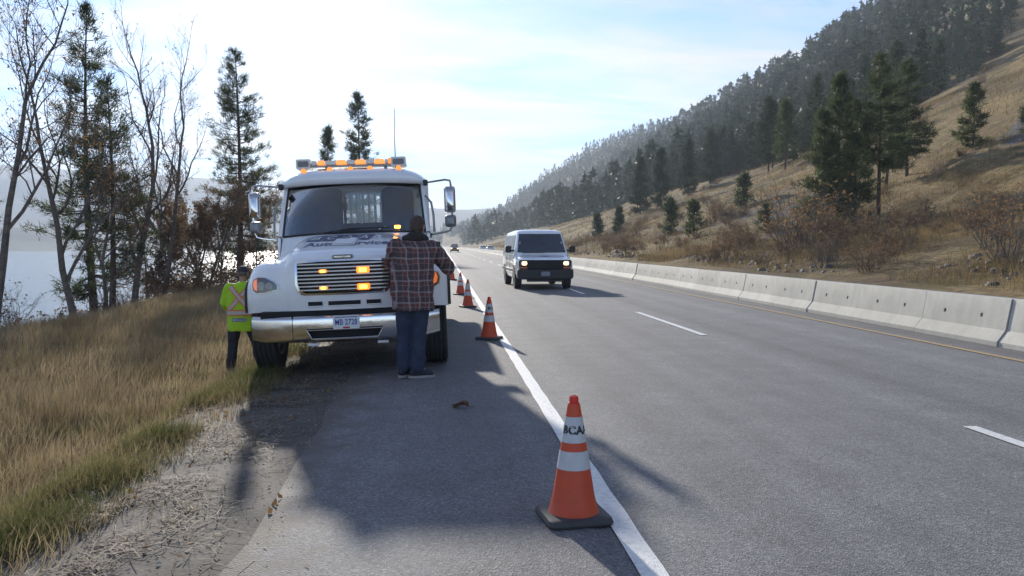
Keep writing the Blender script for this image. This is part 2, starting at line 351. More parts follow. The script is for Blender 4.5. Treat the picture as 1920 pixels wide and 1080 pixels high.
dirt_on_shoulder(M_SHLD)
def strip(name, x0f, x1f, y0, y1, dz, m, dy=2.0, parent=None, nx=2, kind='structure', th=0.0):
    ys = np.concatenate([np.arange(y0, min(y1, 60), dy*0.2), np.arange(max(y0, 60), y1, dy*8), [y1]]) if y1 > 60 else np.append(np.arange(y0, y1, dy*0.2), y1)
    P = []
    for y in ys:
        a, b_ = x0f(y), x1f(y); xr = np.linspace(a, b_, nx); P.append([(x, y, float(np.interp(x, LX, LZ))+dz) for x in xr])
    mbx = MB().grid(P); o = mbx.build(name, m, parent, smooth=0, fix=False)
    if kind and not parent: tag(o, kind=kind)
    return o
road = strip('road', lambda y: 0.80, lambda y: 16.6, -6, 2000, 0.0, M_ASPH, nx=8)
edge_x = lambda y: -1.06 + 0.20*float(fbm(y/1.6, 0.0, 31)) + 0.07*float(fbm(y/0.2, 1.0, 33))
shoulder = strip('road_shoulder', edge_x, lambda y: 0.802, -6, 2000, 0.004, M_SHLD, nx=5)
M_GRAV = bpy.data.materials.new('gravel')
def gravel_mat():
    m = M_GRAV; m.use_nodes = True; nt = m.node_tree; N = nt.nodes.new; L = nt.links.new; b = nt.nodes['Principled BSDF']
    tc = N('ShaderNodeTexCoord'); vo = N('ShaderNodeTexVoronoi'); vo.inputs['Scale'].default_value = 42; L(tc.outputs['Object'], vo.inputs['Vector'])
    sp = N('ShaderNodeSeparateColor'); L(vo.outputs['Color'], sp.inputs[0])
    r1 = N('ShaderNodeValToRGB'); e = r1.color_ramp.elements; e[0].color = (.035, .03, .026, 1); e[1].color = (.13, .12, .108, 1); L(sp.outputs[0], r1.inputs[0])
    n2 = N('ShaderNodeTexNoise'); n2.inputs['Scale'].default_value = 1.5; n2.inputs['Detail'].default_value = 9; n2.inputs['Roughness'].default_value = .72; L(tc.outputs['Object'], n2.inputs['Vector'])
    r2 = N('ShaderNodeValToRGB'); e = r2.color_ramp.elements; e[0].position = .40; e[0].color = (.045, .037, .030, 1); e[1].position = .62; e[1].color = (.125, .112, .098, 1); L(n2.outputs['Fac'], r2.inputs[0])
    x = N('ShaderNodeMix'); x.data_type = 'RGBA'; x.inputs['Factor'].default_value = .62; L(r1.outputs[0], x.inputs['A']); L(r2.outputs[0], x.inputs['B']); L(x.outputs['Result'], b.inputs['Base Color'])
    b.inputs['Roughness'].default_value = .9
    bp = N('ShaderNodeBump'); bp.inputs['Strength'].default_value = .3; bp.inputs['Distance'].default_value = .005; L(vo.outputs['Distance'], bp.inputs['Height']); L(bp.outputs[0], b.inputs['Normal'])
gravel_mat()
gravel = strip('gravel_verge', lambda y: -2.72, lambda y: -1.0, -6, 1500, -0.006, M_GRAV, nx=9)
# painted lines, worn
M_WHITE = mat('road_paint_white', (.50, .50, .49), rough=.55, scale=26, base2=(.74, .74, .72), thr=(.3, .52), bump=.3, bscale=120)
M_YEL = mat('road_paint_yellow', (.27, .20, .11), rough=.6, scale=20, base2=(.46, .31, .14), thr=(.3, .55))
strip('edge_line', lambda y: 0.90 + 0.004*math.sin(y*9), lambda y: 1.03 + 0.004*math.sin(y*7+1), -5, 900, 0.009, M_WHITE, parent=road)
strip('median_line', lambda y: 7.52, lambda y: 7.63, 5, 900, 0.008, M_YEL, parent=road)
dash = None
for k in range(40):
    y0 = 6.87 + k*12.0 - 5.2
    if k == 0: dash = strip('lane_dash', lambda y: 4.34, lambda y: 4.46, 0, 4.9, 0.008, M_WHITE, parent=road)
    else: d2 = dash.copy(); COL.objects.link(d2); d2.location.y = y0
dash.location.y = 6.87-5.2
# tar-dark joint between lane and shoulder
# ------------------------------------------------------------------ concrete barriers along the median
M_CONC = mat('barrier_concrete', (.45, .435, .385), rough=.85, scale=2.2, base2=(.57, .555, .50), thr=(.3, .7), bump=.25, bscale=45)
def barrier_stains():
    nt = M_CONC.node_tree; N = nt.nodes.new; L = nt.links.new; b = nt.nodes['Principled BSDF']; src = b.inputs['Base Color'].links[0].from_socket
    oi = N('ShaderNodeObjectInfo'); tc = N('ShaderNodeTexCoord'); sh = N('ShaderNodeVectorMath'); cb = N('ShaderNodeCombineXYZ'); ml = N('ShaderNodeMath'); ml.operation = 'MULTIPLY'; ml.inputs[1].default_value = 57
    L(oi.outputs['Random'], ml.inputs[0]); L(ml.outputs[0], cb.inputs[1]); L(tc.outputs['Object'], sh.inputs[0]); L(cb.outputs[0], sh.inputs[1])
    mp = N('ShaderNodeMapping'); mp.inputs['Scale'].default_value = (3, 7, .7); L(sh.outputs[0], mp.inputs[0])
    no = N('ShaderNodeTexNoise'); no.inputs['Scale'].default_value = 1.3; no.inputs['Detail'].default_value = 6; L(mp.outputs[0], no.inputs['Vector'])
    r = N('ShaderNodeMapRange'); r.inputs['From Min'].default_value = .36; r.inputs['From Max'].default_value = .62; r.inputs['To Min'].default_value = .93; r.inputs['To Max'].default_value = 1.0; L(no.outputs['Fac'], r.inputs[0])
    r2 = N('ShaderNodeMapRange'); r2.inputs['To Min'].default_value = .86; r2.inputs['To Max'].default_value = 1.06; L(oi.outputs['Random'], r2.inputs[0])
    m2 = N('ShaderNodeMath'); m2.operation = 'MULTIPLY'; L(r.outputs[0], m2.inputs[0]); L(r2.outputs[0], m2.inputs[1])
    x = N('ShaderNodeMix'); x.data_type = 'RGBA'; x.blend_type = 'MULTIPLY'; x.inputs['Factor'].default_value = 1; L(src, x.inputs['A']); L(m2.outputs[0], x.inputs['B']); L(x.outputs['Result'], b.inputs['Base Color'])
barrier_stains()
def barriers():
    Lb = 2.185
    prof = [(0, 0), (0, .07), (.13, .24), (.215, .70), (.225, .715), (.375, .715), (.385, .70), (.47, .24), (.60, .07), (.60, 0)]
    base = MB().prism(prof, 'Y', 0, Lb).build('concrete_barrier', M_CONC, smooth=25)
    cut = MB()
    for yy in (Lb*.28, Lb*.72): cut.lathe([(.036, -.3), (.036, .9)], n=14, axis='X', c=(0, yy, .43))
    cu = cut.build('cutter', M_CONC, smooth=0)
    bo = base.modifiers.new('holes', 'BOOLEAN'); bo.object = cu; bo.operation = 'DIFFERENCE'; bo.solver = 'EXACT'
    dg = bpy.context.evaluated_depsgraph_get(); dg.update(); me = bpy.data.meshes.new_from_object(base.evaluated_get(dg)); me.name = 'concrete_barrier'
    base.modifiers.clear(); base.data = me; bpy.data.objects.remove(cu)
    tag(base, 'pale concrete road barrier segment with two drain holes, beside the yellow line', 'barrier', 'concrete barriers along the median')
    r = random.Random(3)
    for k in range(290):
        o = base if k == 0 else base.copy()
        if k: COL.objects.link(o)
        o.location = (8.30 + r.uniform(-.012, .012), 7.4 + k*(Lb+.012), r.uniform(-.008, 0)); o.rotation_euler = (0, 0, R(r.uniform(-.22, .22)))
barriers()
# ------------------------------------------------------------------ paints shared by vehicles
M_PAINT = mat('white_vehicle_paint', (.84, .85, .87), rough=.28, var=.06, scale=4, coat=.8, spec=.5)
M_CHROME = mat('chrome', (.62, .62, .64), rough=.10, metal=1, var=.06, scale=3, bump=.06, bscale=7)
M_BLK = mat('black_plastic', (.018, .018, .02), rough=.5, var=.2)
M_RUB = mat('tyre_rubber', (.036, .036, .038), rough=.85, var=.25, scale=14)
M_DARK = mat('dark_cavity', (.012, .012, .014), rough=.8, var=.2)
M_INT = mat('cab_interior_cloth', (.11, .11, .12), rough=.85, var=.2)
M_STEEL = mat('galvanised_steel', (.25, .26, .27), rough=.45, metal=.7, var=.15, scale=8)
M_FRAME = mat('chassis_black_paint', (.03, .03, .032), rough=.6, var=.2)
M_GLASS = glass_mat('windscreen_glass', (.84, .88, .91), refl=.09)
M_CLEAR = glass_mat('lamp_lens', (.86, .88, .9), refl=.08)
M_AMBER = mat('amber_lens', (.75, .22, .03), rough=.25, var=.1, emit=(1, .30, .05), estr=.55, coat=.5)
M_AMBER_ON = mat('amber_lamp_lit', (.9, .4, .05), rough=.3, var=.05, emit=(1, .50, .06), estr=2.2)
M_AMBER_HOT = mat('amber_strobe_lit', (.9, .5, .05), rough=.3, var=.05, emit=(1, .40, .04), estr=3.6)
M_RED_ON = mat('red_lamp_lit', (.7, .03, .02), rough=.3, var=.05, emit=(1, .06, .03), estr=1.6)
M_HEAD_ON = mat('headlamp_lit', (.9, .85, .7), rough=.3, var=.05, emit=(1, .52, .15), estr=3.0)
M_BLUE = mat('decal_blue', (.035, .05, .16), rough=.35, var=.06)
M_DWHITE = mat('decal_white', (.75, .75, .77), rough=.35, var=.03)
M_RED = mat('decal_red', (.45, .03, .03), rough=.4, var=.06)
M_PLATE = mat('plate_white', (.70, .71, .74), rough=.35, var=.04)

HX = [0, .35, .60, .72, .85, 1.0, 1.12, 1.20, 1.24]
HP = [[(.10,.80),(.08,1.05),(.10,1.38),(.16,1.46),(.35,1.535),(.80,1.622),(1.40,1.72)],
      [(.11,.80),(.09,1.05),(.11,1.38),(.17,1.455),(.36,1.53),(.80,1.617),(1.41,1.715)],
      [(.15,.80),(.13,1.05),(.15,1.36),(.21,1.435),(.38,1.505),(.80,1.61),(1.45,1.69)],
      [(.20,.80),(.18,1.03),(.20,1.25),(.27,1.35),(.45,1.42),(.82,1.53),(1.48,1.64)],
      [(.24,.80),(.22,1.0),(.25,1.21),(.32,1.32),(.50,1.39),(.85,1.43),(1.50,1.55)],
      [(.30,.79),(.28,.98),(.31,1.20),(.39,1.31),(.56,1.385),(.88,1.395),(1.50,1.42)],
      [(.38,.78),(.36,.96),(.39,1.16),(.47,1.27),(.62,1.345),(.92,1.345),(1.50,1.27)],
      [(.47,.77),(.45,.94),(.48,1.11),(.56,1.20),(.70,1.27),(.95,1.265),(1.42,1.10)],
      [(.54,.76),(.53,.90),(.55,1.03),(.62,1.10),(.75,1.16),(.96,1.155),(1.36,.98)]]
_hp = np.array(HP, float)
def hood_rows(nr): return np.stack([catmull(c, nr) for c in _hp])           # (9, nr, 2)
_hr = hood_rows(61)
_hf = catmull(_hr, 97); _hxf = catmull(np.array(HX)[:, None], 97)[:, 0]       # fine in x too
def hood_col(x):
    x = abs(x); i = np.searchsorted(_hxf, x); i = min(max(i, 1), 96); t = (x-_hxf[i-1])/(_hxf[i]-_hxf[i-1]+1e-9)
    return _hf[i-1]*(1-t)+_hf[i]*t                                          # (61,2) of (y,z)
def hood_front(x, z):
    c = hood_col(x)[:34]; return float(np.interp(z, c[:, 1], c[:, 0]))
def hood_top(x, y):
    c = hood_col(x)[22:]; return float(np.interp(y, c[:, 0], c[:, 1]))
def patch(outline, fy, off, th=None):
    """outline in (x,z) on the front of the hood -> curved panel, off metres proud"""
    mb = MB(); n = len(outline); cx = sum(p[0] for p in outline)/n; cz = sum(p[1] for p in outline)/n
    V = []; F = []; K = 5
    for k in range(K+1):
        s = 1-k/K*0.999
        for (x, z) in outline:
            X = cx+(x-cx)*s; Z = cz+(z-cz)*s; V.append((X, fy(X, Z)-off, Z))
    for k in range(K):
        for i in range(n): F.append((k*n+i, k*n+(i+1) % n, (k+1)*n+(i+1) % n, (k+1)*n+i))
    if th:
        b0 = len(V)
        for (x, z) in outline: V.append((x, fy(x, z)+th, z))
        for i in range(n): F.append((i, b0+i, b0+(i+1) % n, (i+1) % n))
    return mb.add(V, F)

def wheel(parent, x, y, r, w, side, nuts=True, rim=M_STEEL):
    h = w/2
    wh = MB().lathe([(r*.52, -h*.55), (r*.56, -h*.9), (r*.6, -h*.92), (r*.6, h*.92), (r*.56, h*.9), (r*.52, h*.3), (r*.30, h*.25 if nuts else h*.55), (r*.22, h*.7), (r*.12, h*.95), (r*.02, h*.97)], n=32, axis='X', c=(0, 0, 0)).build('wheel', rim, parent, smooth=40)
    wh.location = (x, y, r); wh.scale = (side, 1, 1)
    ty = MB(); prof = [(r*.58, -h*.88), (r*.72, -h), (r*.90, -h*.99), (r*.965, -h*.86)]
    for g in np.linspace(-.8, .8, 9): prof += [(r*(1.0 if int(round((g+.8)/.2)) % 2 == 0 else .972), h*(g-.085)), (r*(1.0 if int(round((g+.8)/.2)) % 2 == 0 else .972), h*(g+.085))]
    prof += [(r*.965, h*.86), (r*.90, h*.99), (r*.72, h), (r*.58, h*.88)]
    ty.lathe(prof, n=40, axis='X', cap=False).build('tyre', M_RUB, wh, smooth=28)
    if nuts:
        nb = MB()
        for k in range(10):
            a = 2*math.pi*k/10; nb.lathe([(.024, h*.1), (.024, h*.1+.10), (.016, h*.1+.125), (.004, h*.1+.13)], n=8, axis='X', c=(0, r*.36*math.cos(a), r*.36*math.sin(a)))
        nb.build('lug_nuts', M_CHROME, wh, smooth=30)
    return wh

def decal_on_hood(parent, name, body, x0, y0, wid, hgt, m, shear=0, off=.004):
    V, F, w = word(body, shear=shear); hmax = max(v[1] for v in V)
    out = []
    for (u, v) in V:
        x = x0+u/w*wid; y = y0+v/hmax*hgt; out.append((x, y, hood_top(x, y)+off))
    return MB().add(out, F).build(name, m, parent, smooth=0)

def tow_truck():
    t = empty('flatbed_tow_truck', (-1.135, 9.95, -0.043), (0, R(-2.2), 0))
    tag(t, 'white flatbed tow truck with amber light bar, parked half on the grass verge', 'truck')
    # --- hood with fenders, grille opening cut out
    xs = np.concatenate([-np.array(list(_hxf[::-1])), _hxf[1:]]); P = np.zeros((61, len(xs), 3))
    for j, x in enumerate(xs): c = hood_col(x); P[:, j, 0] = x; P[:, j, 1:] = c
    skip = np.zeros((60, len(xs)-1), bool)
    for i in range(60):
        for j in range(len(xs)-1):
            q = P[i:i+2, j:j+2].reshape(-1, 3).mean(0)
            if abs(q[0]) < .545 - max(0, 1.10-q[2])*.35 and 1.0 < q[2] < 1.372 and q[1] < .2: skip[i, j] = True
    hood = MB().grid(P, skip).build('hood', M_PAINT, t, smooth=60, fix=False)
    # hood crease ridges beside the bonnet centre
    for s in (-1, 1):
        rid = MB().tube([(s*(.50+.10*k/8), .24+k*.14, hood_top(s*(.50+.10*k/8), .24+k*.14)+.0) for k in range(9)], [.006+.004*math.sin(k/8*math.pi) for k in range(9)], n=6)
        rid.build('hood_crease', M_PAINT, hood)
    # emblem
    em = MB().prism(rrect(-.125, .125, 1.405, 1.455, .024), 'Y', .092, .15).build('emblem', M_STEEL, hood, bevel=.004)
    MB().prism(rrect(-.11, .11, 1.413, 1.447, .016), 'Y', .089, .1).build('emblem_panel', M_BLK, hood)
    V, F, w = word('FREIGHTLINER'); hm = max(v[1] for v in V)
    MB().add([(-.10+u/w*.20, .0865, 1.42+v/hm*.02) for u, v in V], F).build('emblem_lettering', M_CHROME, hood, smooth=0)
    # the club lettering on the bonnet: blue sheared blocks with white letters
    for k, ch in enumerate('BCAA'):
        x0 = -.55 + k*.205; ya, yb = .85, 1.28
        P2 = [[(x0+u*.19+v*.06, ya+v*(yb-ya), hood_top(x0+u*.19+v*.06, ya+v*(yb-ya))+.004) for u in np.linspace(0, 1, 7)] for v in np.linspace(0, 1, 7)]
        MB().grid(P2).build('logo_block', M_BLUE, hood, smooth=0, fix=False)
        decal_on_hood(hood, 'logo_letter', ch, x0+.05, ya+.08, .12, .27, M_DWHITE, shear=.2, off=.008)
    decal_on_hood(hood, 'bonnet_lettering', 'Auto Service', -.52, .50, 1.04, .25, M_BLUE)
    decal_on_hood(hood, 'small_lettering', 'ROADSIDE', .34, 1.08, .26, .08, M_BLUE)
    # wheel arch lips
    for s in (-1, 1):
        c = hood_col(1.24); arch = [(s*1.245, p[0], p[1]) for p in c[2:60:3]]
        MB().tube(arch, .024, n=8).build('fender_lip', M_BLK, t)
        MB().box(s*.80-.02, s*.80+.02, .55, 1.4, .7, 1.15).build('inner_fender', M_DARK, t)
    # --- grille
    g = MB(); out = [(.575, 1.385), (.30, 1.40), (0, 1.402), (-.30, 1.40), (-.575, 1.385), (-.575, 1.12), (-.545, 1.03), (-.47, .985), (0, .98), (.47, .985), (.545, 1.03), (.575, 1.12)]
    inn = [(p[0]*.945, 1.19+(p[1]-1.19)*.90) for p in out]
    n = len(out); Vv = []; Ff = []
    for pts, o in ((out, .016), (out, -.04), (inn, .016), (inn, -.06)):
        for (x, z) in pts: Vv.append((x, hood_front(x, z)-o, z))
    for i in range(n):
        j = (i+1) % n; Ff += [(i, j, 2*n+j, 2*n+i), (i, n+i, n+j, j), (2*n+i, 2*n+j, 3*n+j, 3*n+i)]
    gr = MB().add(Vv, Ff).build('grille', M_CHROME, t, smooth=50)
    MB().prism([(p[0], p[1]) for p in inn], 'Y', .24, .25).build('grille_backing', mat('grille_mesh', (.05, .05, .055), rough=.7), gr)
    for k in range(8):
        z = 1.045 + k*.0435; hw = .54 - max(0, 1.10-z)*.5
        pts = [(x, hood_front(x, z)-.004, z) for x in np.linspace(-hw, hw, 15)]
        b = MB()
        for i in range(14):
            a, c = pts[i], pts[i+1]
            b.add([(a[0], a[1]-.008, a[2]-.008), (a[0], a[1]+.02, a[2]-.012), (a[0], a[1]+.02, a[2]+.012), (a[0], a[1]-.008, a[2]+.008),
                   (c[0], c[1]-.008, c[2]-.008), (c[0], c[1]+.02, c[2]-.012), (c[0], c[1]+.02, c[2]+.012), (c[0], c[1]-.008, c[2]+.008)], [(0, 4, 7, 3), (3, 7, 6, 2), (0, 1, 5, 4), (1, 2, 6, 5)])
        b.build('grille_bar', mat('grille_bright_metal', (.42, .42, .44), rough=.3, metal=.9), gr, smooth=20)
    for s, z, hot in ((-1, 1.265, 0), (-1, 1.065, 0), (1, 1.265, 1), (1, 1.065, 1)):
        sl = MB().prism(rrect(s*.235-(.075 if hot else .05), s*.235+(.075 if hot else .05), z-(.038 if hot else .02), z+(.038 if hot else .02), .018), 'Y', .052, .10).build('strobe_lamp', mat('amber_lamp_glow', (.8, .22, .02), rough=.3, emit=(1, .20, .015), estr=1.0) if hot else M_AMBER, gr, bevel=.004)  # enlarged emissive housing on the hot lamps imitates the glow around the lens
        MB().prism(rrect(s*.235-(.042 if hot else .028), s*.235+(.042 if hot else .028), z-(.024 if hot else .016), z+(.024 if hot else .016), .01), 'Y', .044, .06).build('strobe_lens', M_AMBER_HOT if hot else M_AMBER_ON, sl)
    # lower slots
    for x0, x1 in ((-.43, -.26), (-.19, .19), (.26, .43)):
        xs2 = np.linspace(x0, x1, 9); o2 = [(x, .905) for x in xs2] + [(x, .855) for x in xs2[::-1]]
        patch(o2, hood_front, .012).build('lower_slot', M_DARK, t, smooth=40)
        rim = [(x, hood_front(x, .85)-.012, .85) for x in xs2]
        MB().tube(rim, .006, n=6).build('slot_lip', M_PAINT, t)
    # --- headlights
    for s in (-1, 1):
        ol = [(.80, 1.065), (.97, 1.03), (1.07, 1.025), (1.12, 1.06), (1.135, 1.13), (1.115, 1.19), (1.04, 1.215), (.95, 1.205), (.86, 1.165), (.805, 1.12)]
        ol = [(s*x, z) for x, z in ol]
        def scl(f): cx = sum(p[0] for p in ol)/10; cz = sum(p[1] for p in ol)/10; return [(cx+(p[0]-cx)*f, cz+(p[1]-cz)*f) for p in ol]
        hl = patch(scl(1.10), hood_front, .012, .03).build('headlight', M_CHROME, t, smooth=40)
        patch(scl(.98), hood_front, .016, .01).build('headlight_housing', mat('lamp_reflector', (.10, .10, .11), rough=.25, metal=.6, var=.4, scale=9), hl, smooth=40)
        for cx, rr in ((.90, .042), (1.0, .05)):
            y = hood_front(s*cx, 1.11)
            MB().lathe([(rr, -.028), (rr*.85, -.018), (rr*.5, -.012), (.003, -.010)], n=20, axis='Y', c=(s*cx, y-.004, 1.11))  .build('reflector_bowl', mat('lamp_bowl', (.22, .22, .24), rough=.2, metal=.8), hl, smooth=50)
        am = [(s*x, z) for x, z in [(1.062, 1.05), (1.10, 1.07), (1.118, 1.13), (1.10, 1.185), (1.062, 1.195)]]
        patch(am, hood_front, .022, .0).build('turn_signal', mat('turn_signal_lit', (.9, .25, .03), rough=.3, emit=(1, .20, .05), estr=.35, scale=60, var=.5), hl, smooth=40)
        patch(scl(1.0), hood_front, .030, .02).build('headlight_lens', M_CLEAR, hl, smooth=40)
    # --- bumper: three chrome pieces
    def bump_y(x): a = abs(x); return .0 + .012*(a/.6)**2 if a < .62 else .012 + .10*((a-.62)/.5)**2 + .16*((a-.62)/.5)*.5
    pr = [(.05, .43), (.012, .44), (.0, .50), (.0, .68), (.014, .725), (.07, .745), (.14, .745)]
    def bump(x0, x1, n, skipf=None, sc=lambda x: 1):
        xr = np.linspace(x0, x1, n); P = [[(x, bump_y(x)+p[0], .745-(.745-p[1])*sc(x)) for p in catmull(pr, 25)] for x in xr]; P = np.array(P)
        sk = None
        if skipf is not None:
            sk = np.zeros((n-1, 24), bool)
            for i in range(n-1):
                for j in range(24):
                    q = P[i:i+2, j:j+2].reshape(-1, 3).mean(0); sk[i, j] = skipf(q)
        return MB().grid(P, sk)
    hole = lambda q: abs(q[0]) < .445-(.57-q[2])*.5 and .475 < q[2] < .568
    bc = bump(-.607, .607, 61, hole).build('bumper', M_CHROME, t, smooth=45)
    for s in (-1, 1):
        bump(s*.615, s*1.12, 16, None, lambda x: 1-.12*max(0, (abs(x)-.95)/.17)).build('bumper_end', M_CHROME, t, smooth=45)
        MB().box(min(s*.60, s*.62), max(s*.60, s*.62), .02, .06, .44, .74).build('bumper_joint', M_DARK, bc)
    ho = [(.46, .578), (.40, .462), (.36, .452), (-.36, .452), (-.40, .462), (-.46, .578)]
    hi = [(.437, .566), (.385, .477), (.355, .472), (-.355, .472), (-.385, .477), (-.437, .566)]
    MB().ring(ho, hi, 'Y', -.006, .04).build('bumper_slot_lip', M_CHROME, bc, bevel=.004)
    MB().box(-.5, .5, .09, .10, .42, .62).build('bumper_backing', M_DARK, bc)
    MB().box(-1.0, 1.0, .13, .30, .725, .80).build('bumper_gap', M_DARK, t)
    # plate
    pl = MB().prism(rrect(-.155+.02, .155+.02, .575, .735, .015), 'Y', -.016, -.006).build('licence_plate', M_PLATE, t, bevel=.002)
    V, F, w = word('MB 2728'); hm = max(v[1] for v in V)
    MB().add([(-.11+u/w*.26, -.0185, .622+v/hm*.072) for u, v in V], F).build('plate_number', mat('plate_ink', (.09, .12, .35), rough=.5, var=.05), pl, smooth=0)
    MB().box(-.02, .06, -.0185, -.0165, .582, .603).build('plate_sticker', M_RED, pl)
    MB().box(-.115, .155, -.0185, -.0165, .712, .722).build('plate_line', mat('plate_ink', (0, 0, 0)), pl)
    for x in (-.38, .44):
        MB().box(x-.065, x+.065, .03, .045, .385, .415).build('marker_tag', M_DWHITE, t, bevel=.003)
        MB().box(x-.012, x+.012, .045, .06, .385, .46).build('tag_bracket', M_FRAME, t)
    # --- cab
    cab = MB().box(-1.0, 1.0, 1.5, 2.74, .62, 1.02).build('cab_floor', M_FRAME, t, bevel=.03)
    # cowl and windscreen
    def ws(u, v):                                   # u -1..1, v 0..1
        hw = .965*(1-v)+.90*v; y = (1.43+.20*abs(u)**2.4)*(1-v)+(1.84+.15*abs(u)**2.4)*v; z = 1.735*(1-v)+2.47*v - .025*abs(u)**3*(1-v)
        return (u*hw, y - .03*math.sin(v*math.pi), z)
    U = np.linspace(-1, 1, 25); Vv = np.linspace(0, 1, 11)
    MB().grid([[ws(u, v) for u in U] for v in Vv]).build('windscreen', M_GLASS, t, smooth=60)
    fr = [ws(u, 0) for u in U] + [ws(1, v) for v in Vv[1:-1]] + [ws(u, 1) for u in U[::-1]] + [ws(-1, v) for v in Vv[::-1][1:-1]]
    fr.append(fr[0]); MB().tube(fr, .017, n=8, cap=False).build('windscreen_seal', M_BLK, t)
    cw = [[(x, y, z) for (y, z) in ((1.385, hood_top(x, 1.36)-.005 if abs(x) < 1.1 else 1.3), (1.43+.20*abs(x/.965)**2.4, 1.728-.025*abs(x/.965)**3))] for x in np.linspace(-.97, .97, 25)]
    MB().grid(cw).build('cowl', M_PAINT, t, smooth=60)
    for s in (-1, 1):
        wp = MB().tube([(s*.08-.3, 1.41, 1.745), (s*.08+.05, 1.405, 1.79), (s*.08+.42, 1.425, 1.785)], [.008, .010, .008], n=6)
        wp.build('wiper', M_BLK, t)
        # pillars
        pp = [ws(s, v) for v in Vv]; MB().tube([(p[0]+s*.028, p[1]+.03, p[2]) for p in pp], [.042]*len(pp), n=10).build('a_pillar', M_PAINT, t, smooth=60)
        # door with window
        dy0, dy1 = 1.56, 2.62
        door = MB().prism([(dy0-.1, .62), (dy1, .62), (dy1, 1.70), (dy0-.02, 1.70)], 'X', s*.985, s*1.03).build('door', M_PAINT, t, bevel=.018)
        MB().ring([(1.62, 1.70), (2.64, 1.70), (2.62, 2.47), (2.02, 2.47)], [(1.73, 1.75), (2.57, 1.75), (2.55, 2.41), (2.08, 2.41)], 'X', s*.965, s*.99).build('door_window_frame', M_PAINT, door, bevel=.008)
        MB().prism([(1.71, 1.74), (2.58, 1.74), (2.56, 2.42), (2.07, 2.42)], 'X', s*.975, s*.98).build('door_glass', M_GLASS, door)
        MB().tube([(s*1.05, 2.4, 1.45), (s*1.05, 2.55, 1.45)], .015, n=8).build('door_handle', M_BLK, door)
        MB().prism([(2.60, .62), (2.76, .62), (2.72, 2.5), (2.60, 2.5)], 'X', s*.955, s*1.015).build('rear_pillar', M_PAINT, t, bevel=.02)
        MB().box(min(s*.85, s*1.13), max(s*.85, s*1.13), 1.55, 2.55, .36, .58).build('step_tank', M_CHROME, t, bevel=.03)
        # mirrors on C-shaped arms
        x0, x1 = s*.985, s*1.34
        arm = MB().tube([(x0, 1.80, 2.40), (s*1.26, 1.62, 2.42), (s*1.33, 1.60, 2.405), (x1, 1.60, 2.35), (s*1.345, 1.60, 2.0), (s*1.335, 1.60, 1.78), (s*1.31, 1.60, 1.72), (s*1.24, 1.62, 1.70), (s*1.0, 1.66, 1.665)], .014, n=8).build('mirror_arm', M_CHROME if s < 0 else M_STEEL, t)
        hd = MB()
        for z0, z1, hw in ((1.965, 2.33, .078), (1.765, 1.935, .078)):
            hd = MB(); c = s*1.32; pts = catmull(np.array([(0, .30), (.25, .72), (.6, .95), (1, 1), ]), 6)
            rings = [(0.0, .55), (.02, .80), (.05, .95), (.09, 1.0), (.11, 1.0)]
            Pm = []
            for dy, sc in rings: Pm.append([(c+px*sc, 1.55+dy, (z0+z1)/2+pz*sc) for px, pz in rrect(-hw, hw, -(z1-z0)/2, (z1-z0)/2, .035)])
            nn = len(Pm[0]); Va = [p for r_ in Pm for p in r_]; Fa = [tuple(range(nn)), tuple(range(5*nn-1, 4*nn-1, -1))]
            for k in range(4):
                for i in range(nn): Fa.append((k*nn+i, k*nn+(i+1) % nn, (k+1)*nn+(i+1) % nn, (k+1)*nn+i))
            hd.add(Va, Fa).build('mirror_head', M_CHROME if z1 > 2 else M_STEEL, t, smooth=40)
        MB().box(s*.99-.03, s*.99+.03, 1.74, 1.84, 2.36, 2.44).build('mirror_bracket', M_BLK, t, bevel=.01)
        MB().box(s*1.02-.03, s*1.02+.03, 1.60, 1.72, 1.63, 1.70).build('mirror_bracket', M_BLK, t, bevel=.01)
        MB().tube([(s*.98, 1.74, 2.22), (s*1.06, 1.72, 2.12), (s*1.085, 1.70, 1.95), (s*1.09, 1.69, 1.70)], .016, n=8).build('grab_bar', M_STEEL, t)
    # roof
    ys = [(1.80, 2.44, .985), (1.775, 2.47, .99), (1.775, 2.52, .99), (1.82, 2.56, .985), (1.95, 2.60, .97), (2.2, 2.625, .955), (2.5, 2.625, .945), (2.70, 2.60, .94), (2.755, 2.54, .95), (2.76, 2.44, .97)]
    ys = catmull(np.array(ys), 30)
    Pr = [[(u*hw, y+.13*abs(u)**2.6*(1-k/29), z-.13*abs(u)**7*min(1, k/8)-.02*abs(u)**2) for u in np.linspace(-1, 1, 33)] for k, (y, z, hw) in enumerate(ys)]
    roof = MB().grid(Pr).build('roof', M_PAINT, t, smooth=60)
    so = roof.modifiers.new('thickness', 'SOLIDIFY'); so.thickness = .03; so.offset = 1
    MB().box(-.93, .93, 1.95, 2.72, 2.43, 2.445).build('headliner', M_INT, t)
    # rear wall with opening and glass
    MB().ring([(-.97, .9), (.97, .9), (.95, 2.5), (-.95, 2.5)], [(-.70, 1.90), (.70, 1.90), (.68, 2.37), (-.68, 2.37)], 'Y', 2.72, 2.75).build('rear_wall', M_PAINT, t)
    MB().box(-.72, .72, 2.730, 2.736, 1.88, 2.39).build('rear_window', glass_mat('rear_glass', (.97, .98, .99), refl=.01), t)
    MB().box(-.93, .93, 2.70, 2.715, .9, 1.90).build('rear_trim', M_INT, t)
    # dash, wheel, seats
    MB().prism([(1.52, 1.30), (1.55, 1.66), (1.78, 1.72), (1.98, 1.64), (1.98, 1.3)], 'X', -.93, .93).build('dashboard', M_INT, t, bevel=.04)
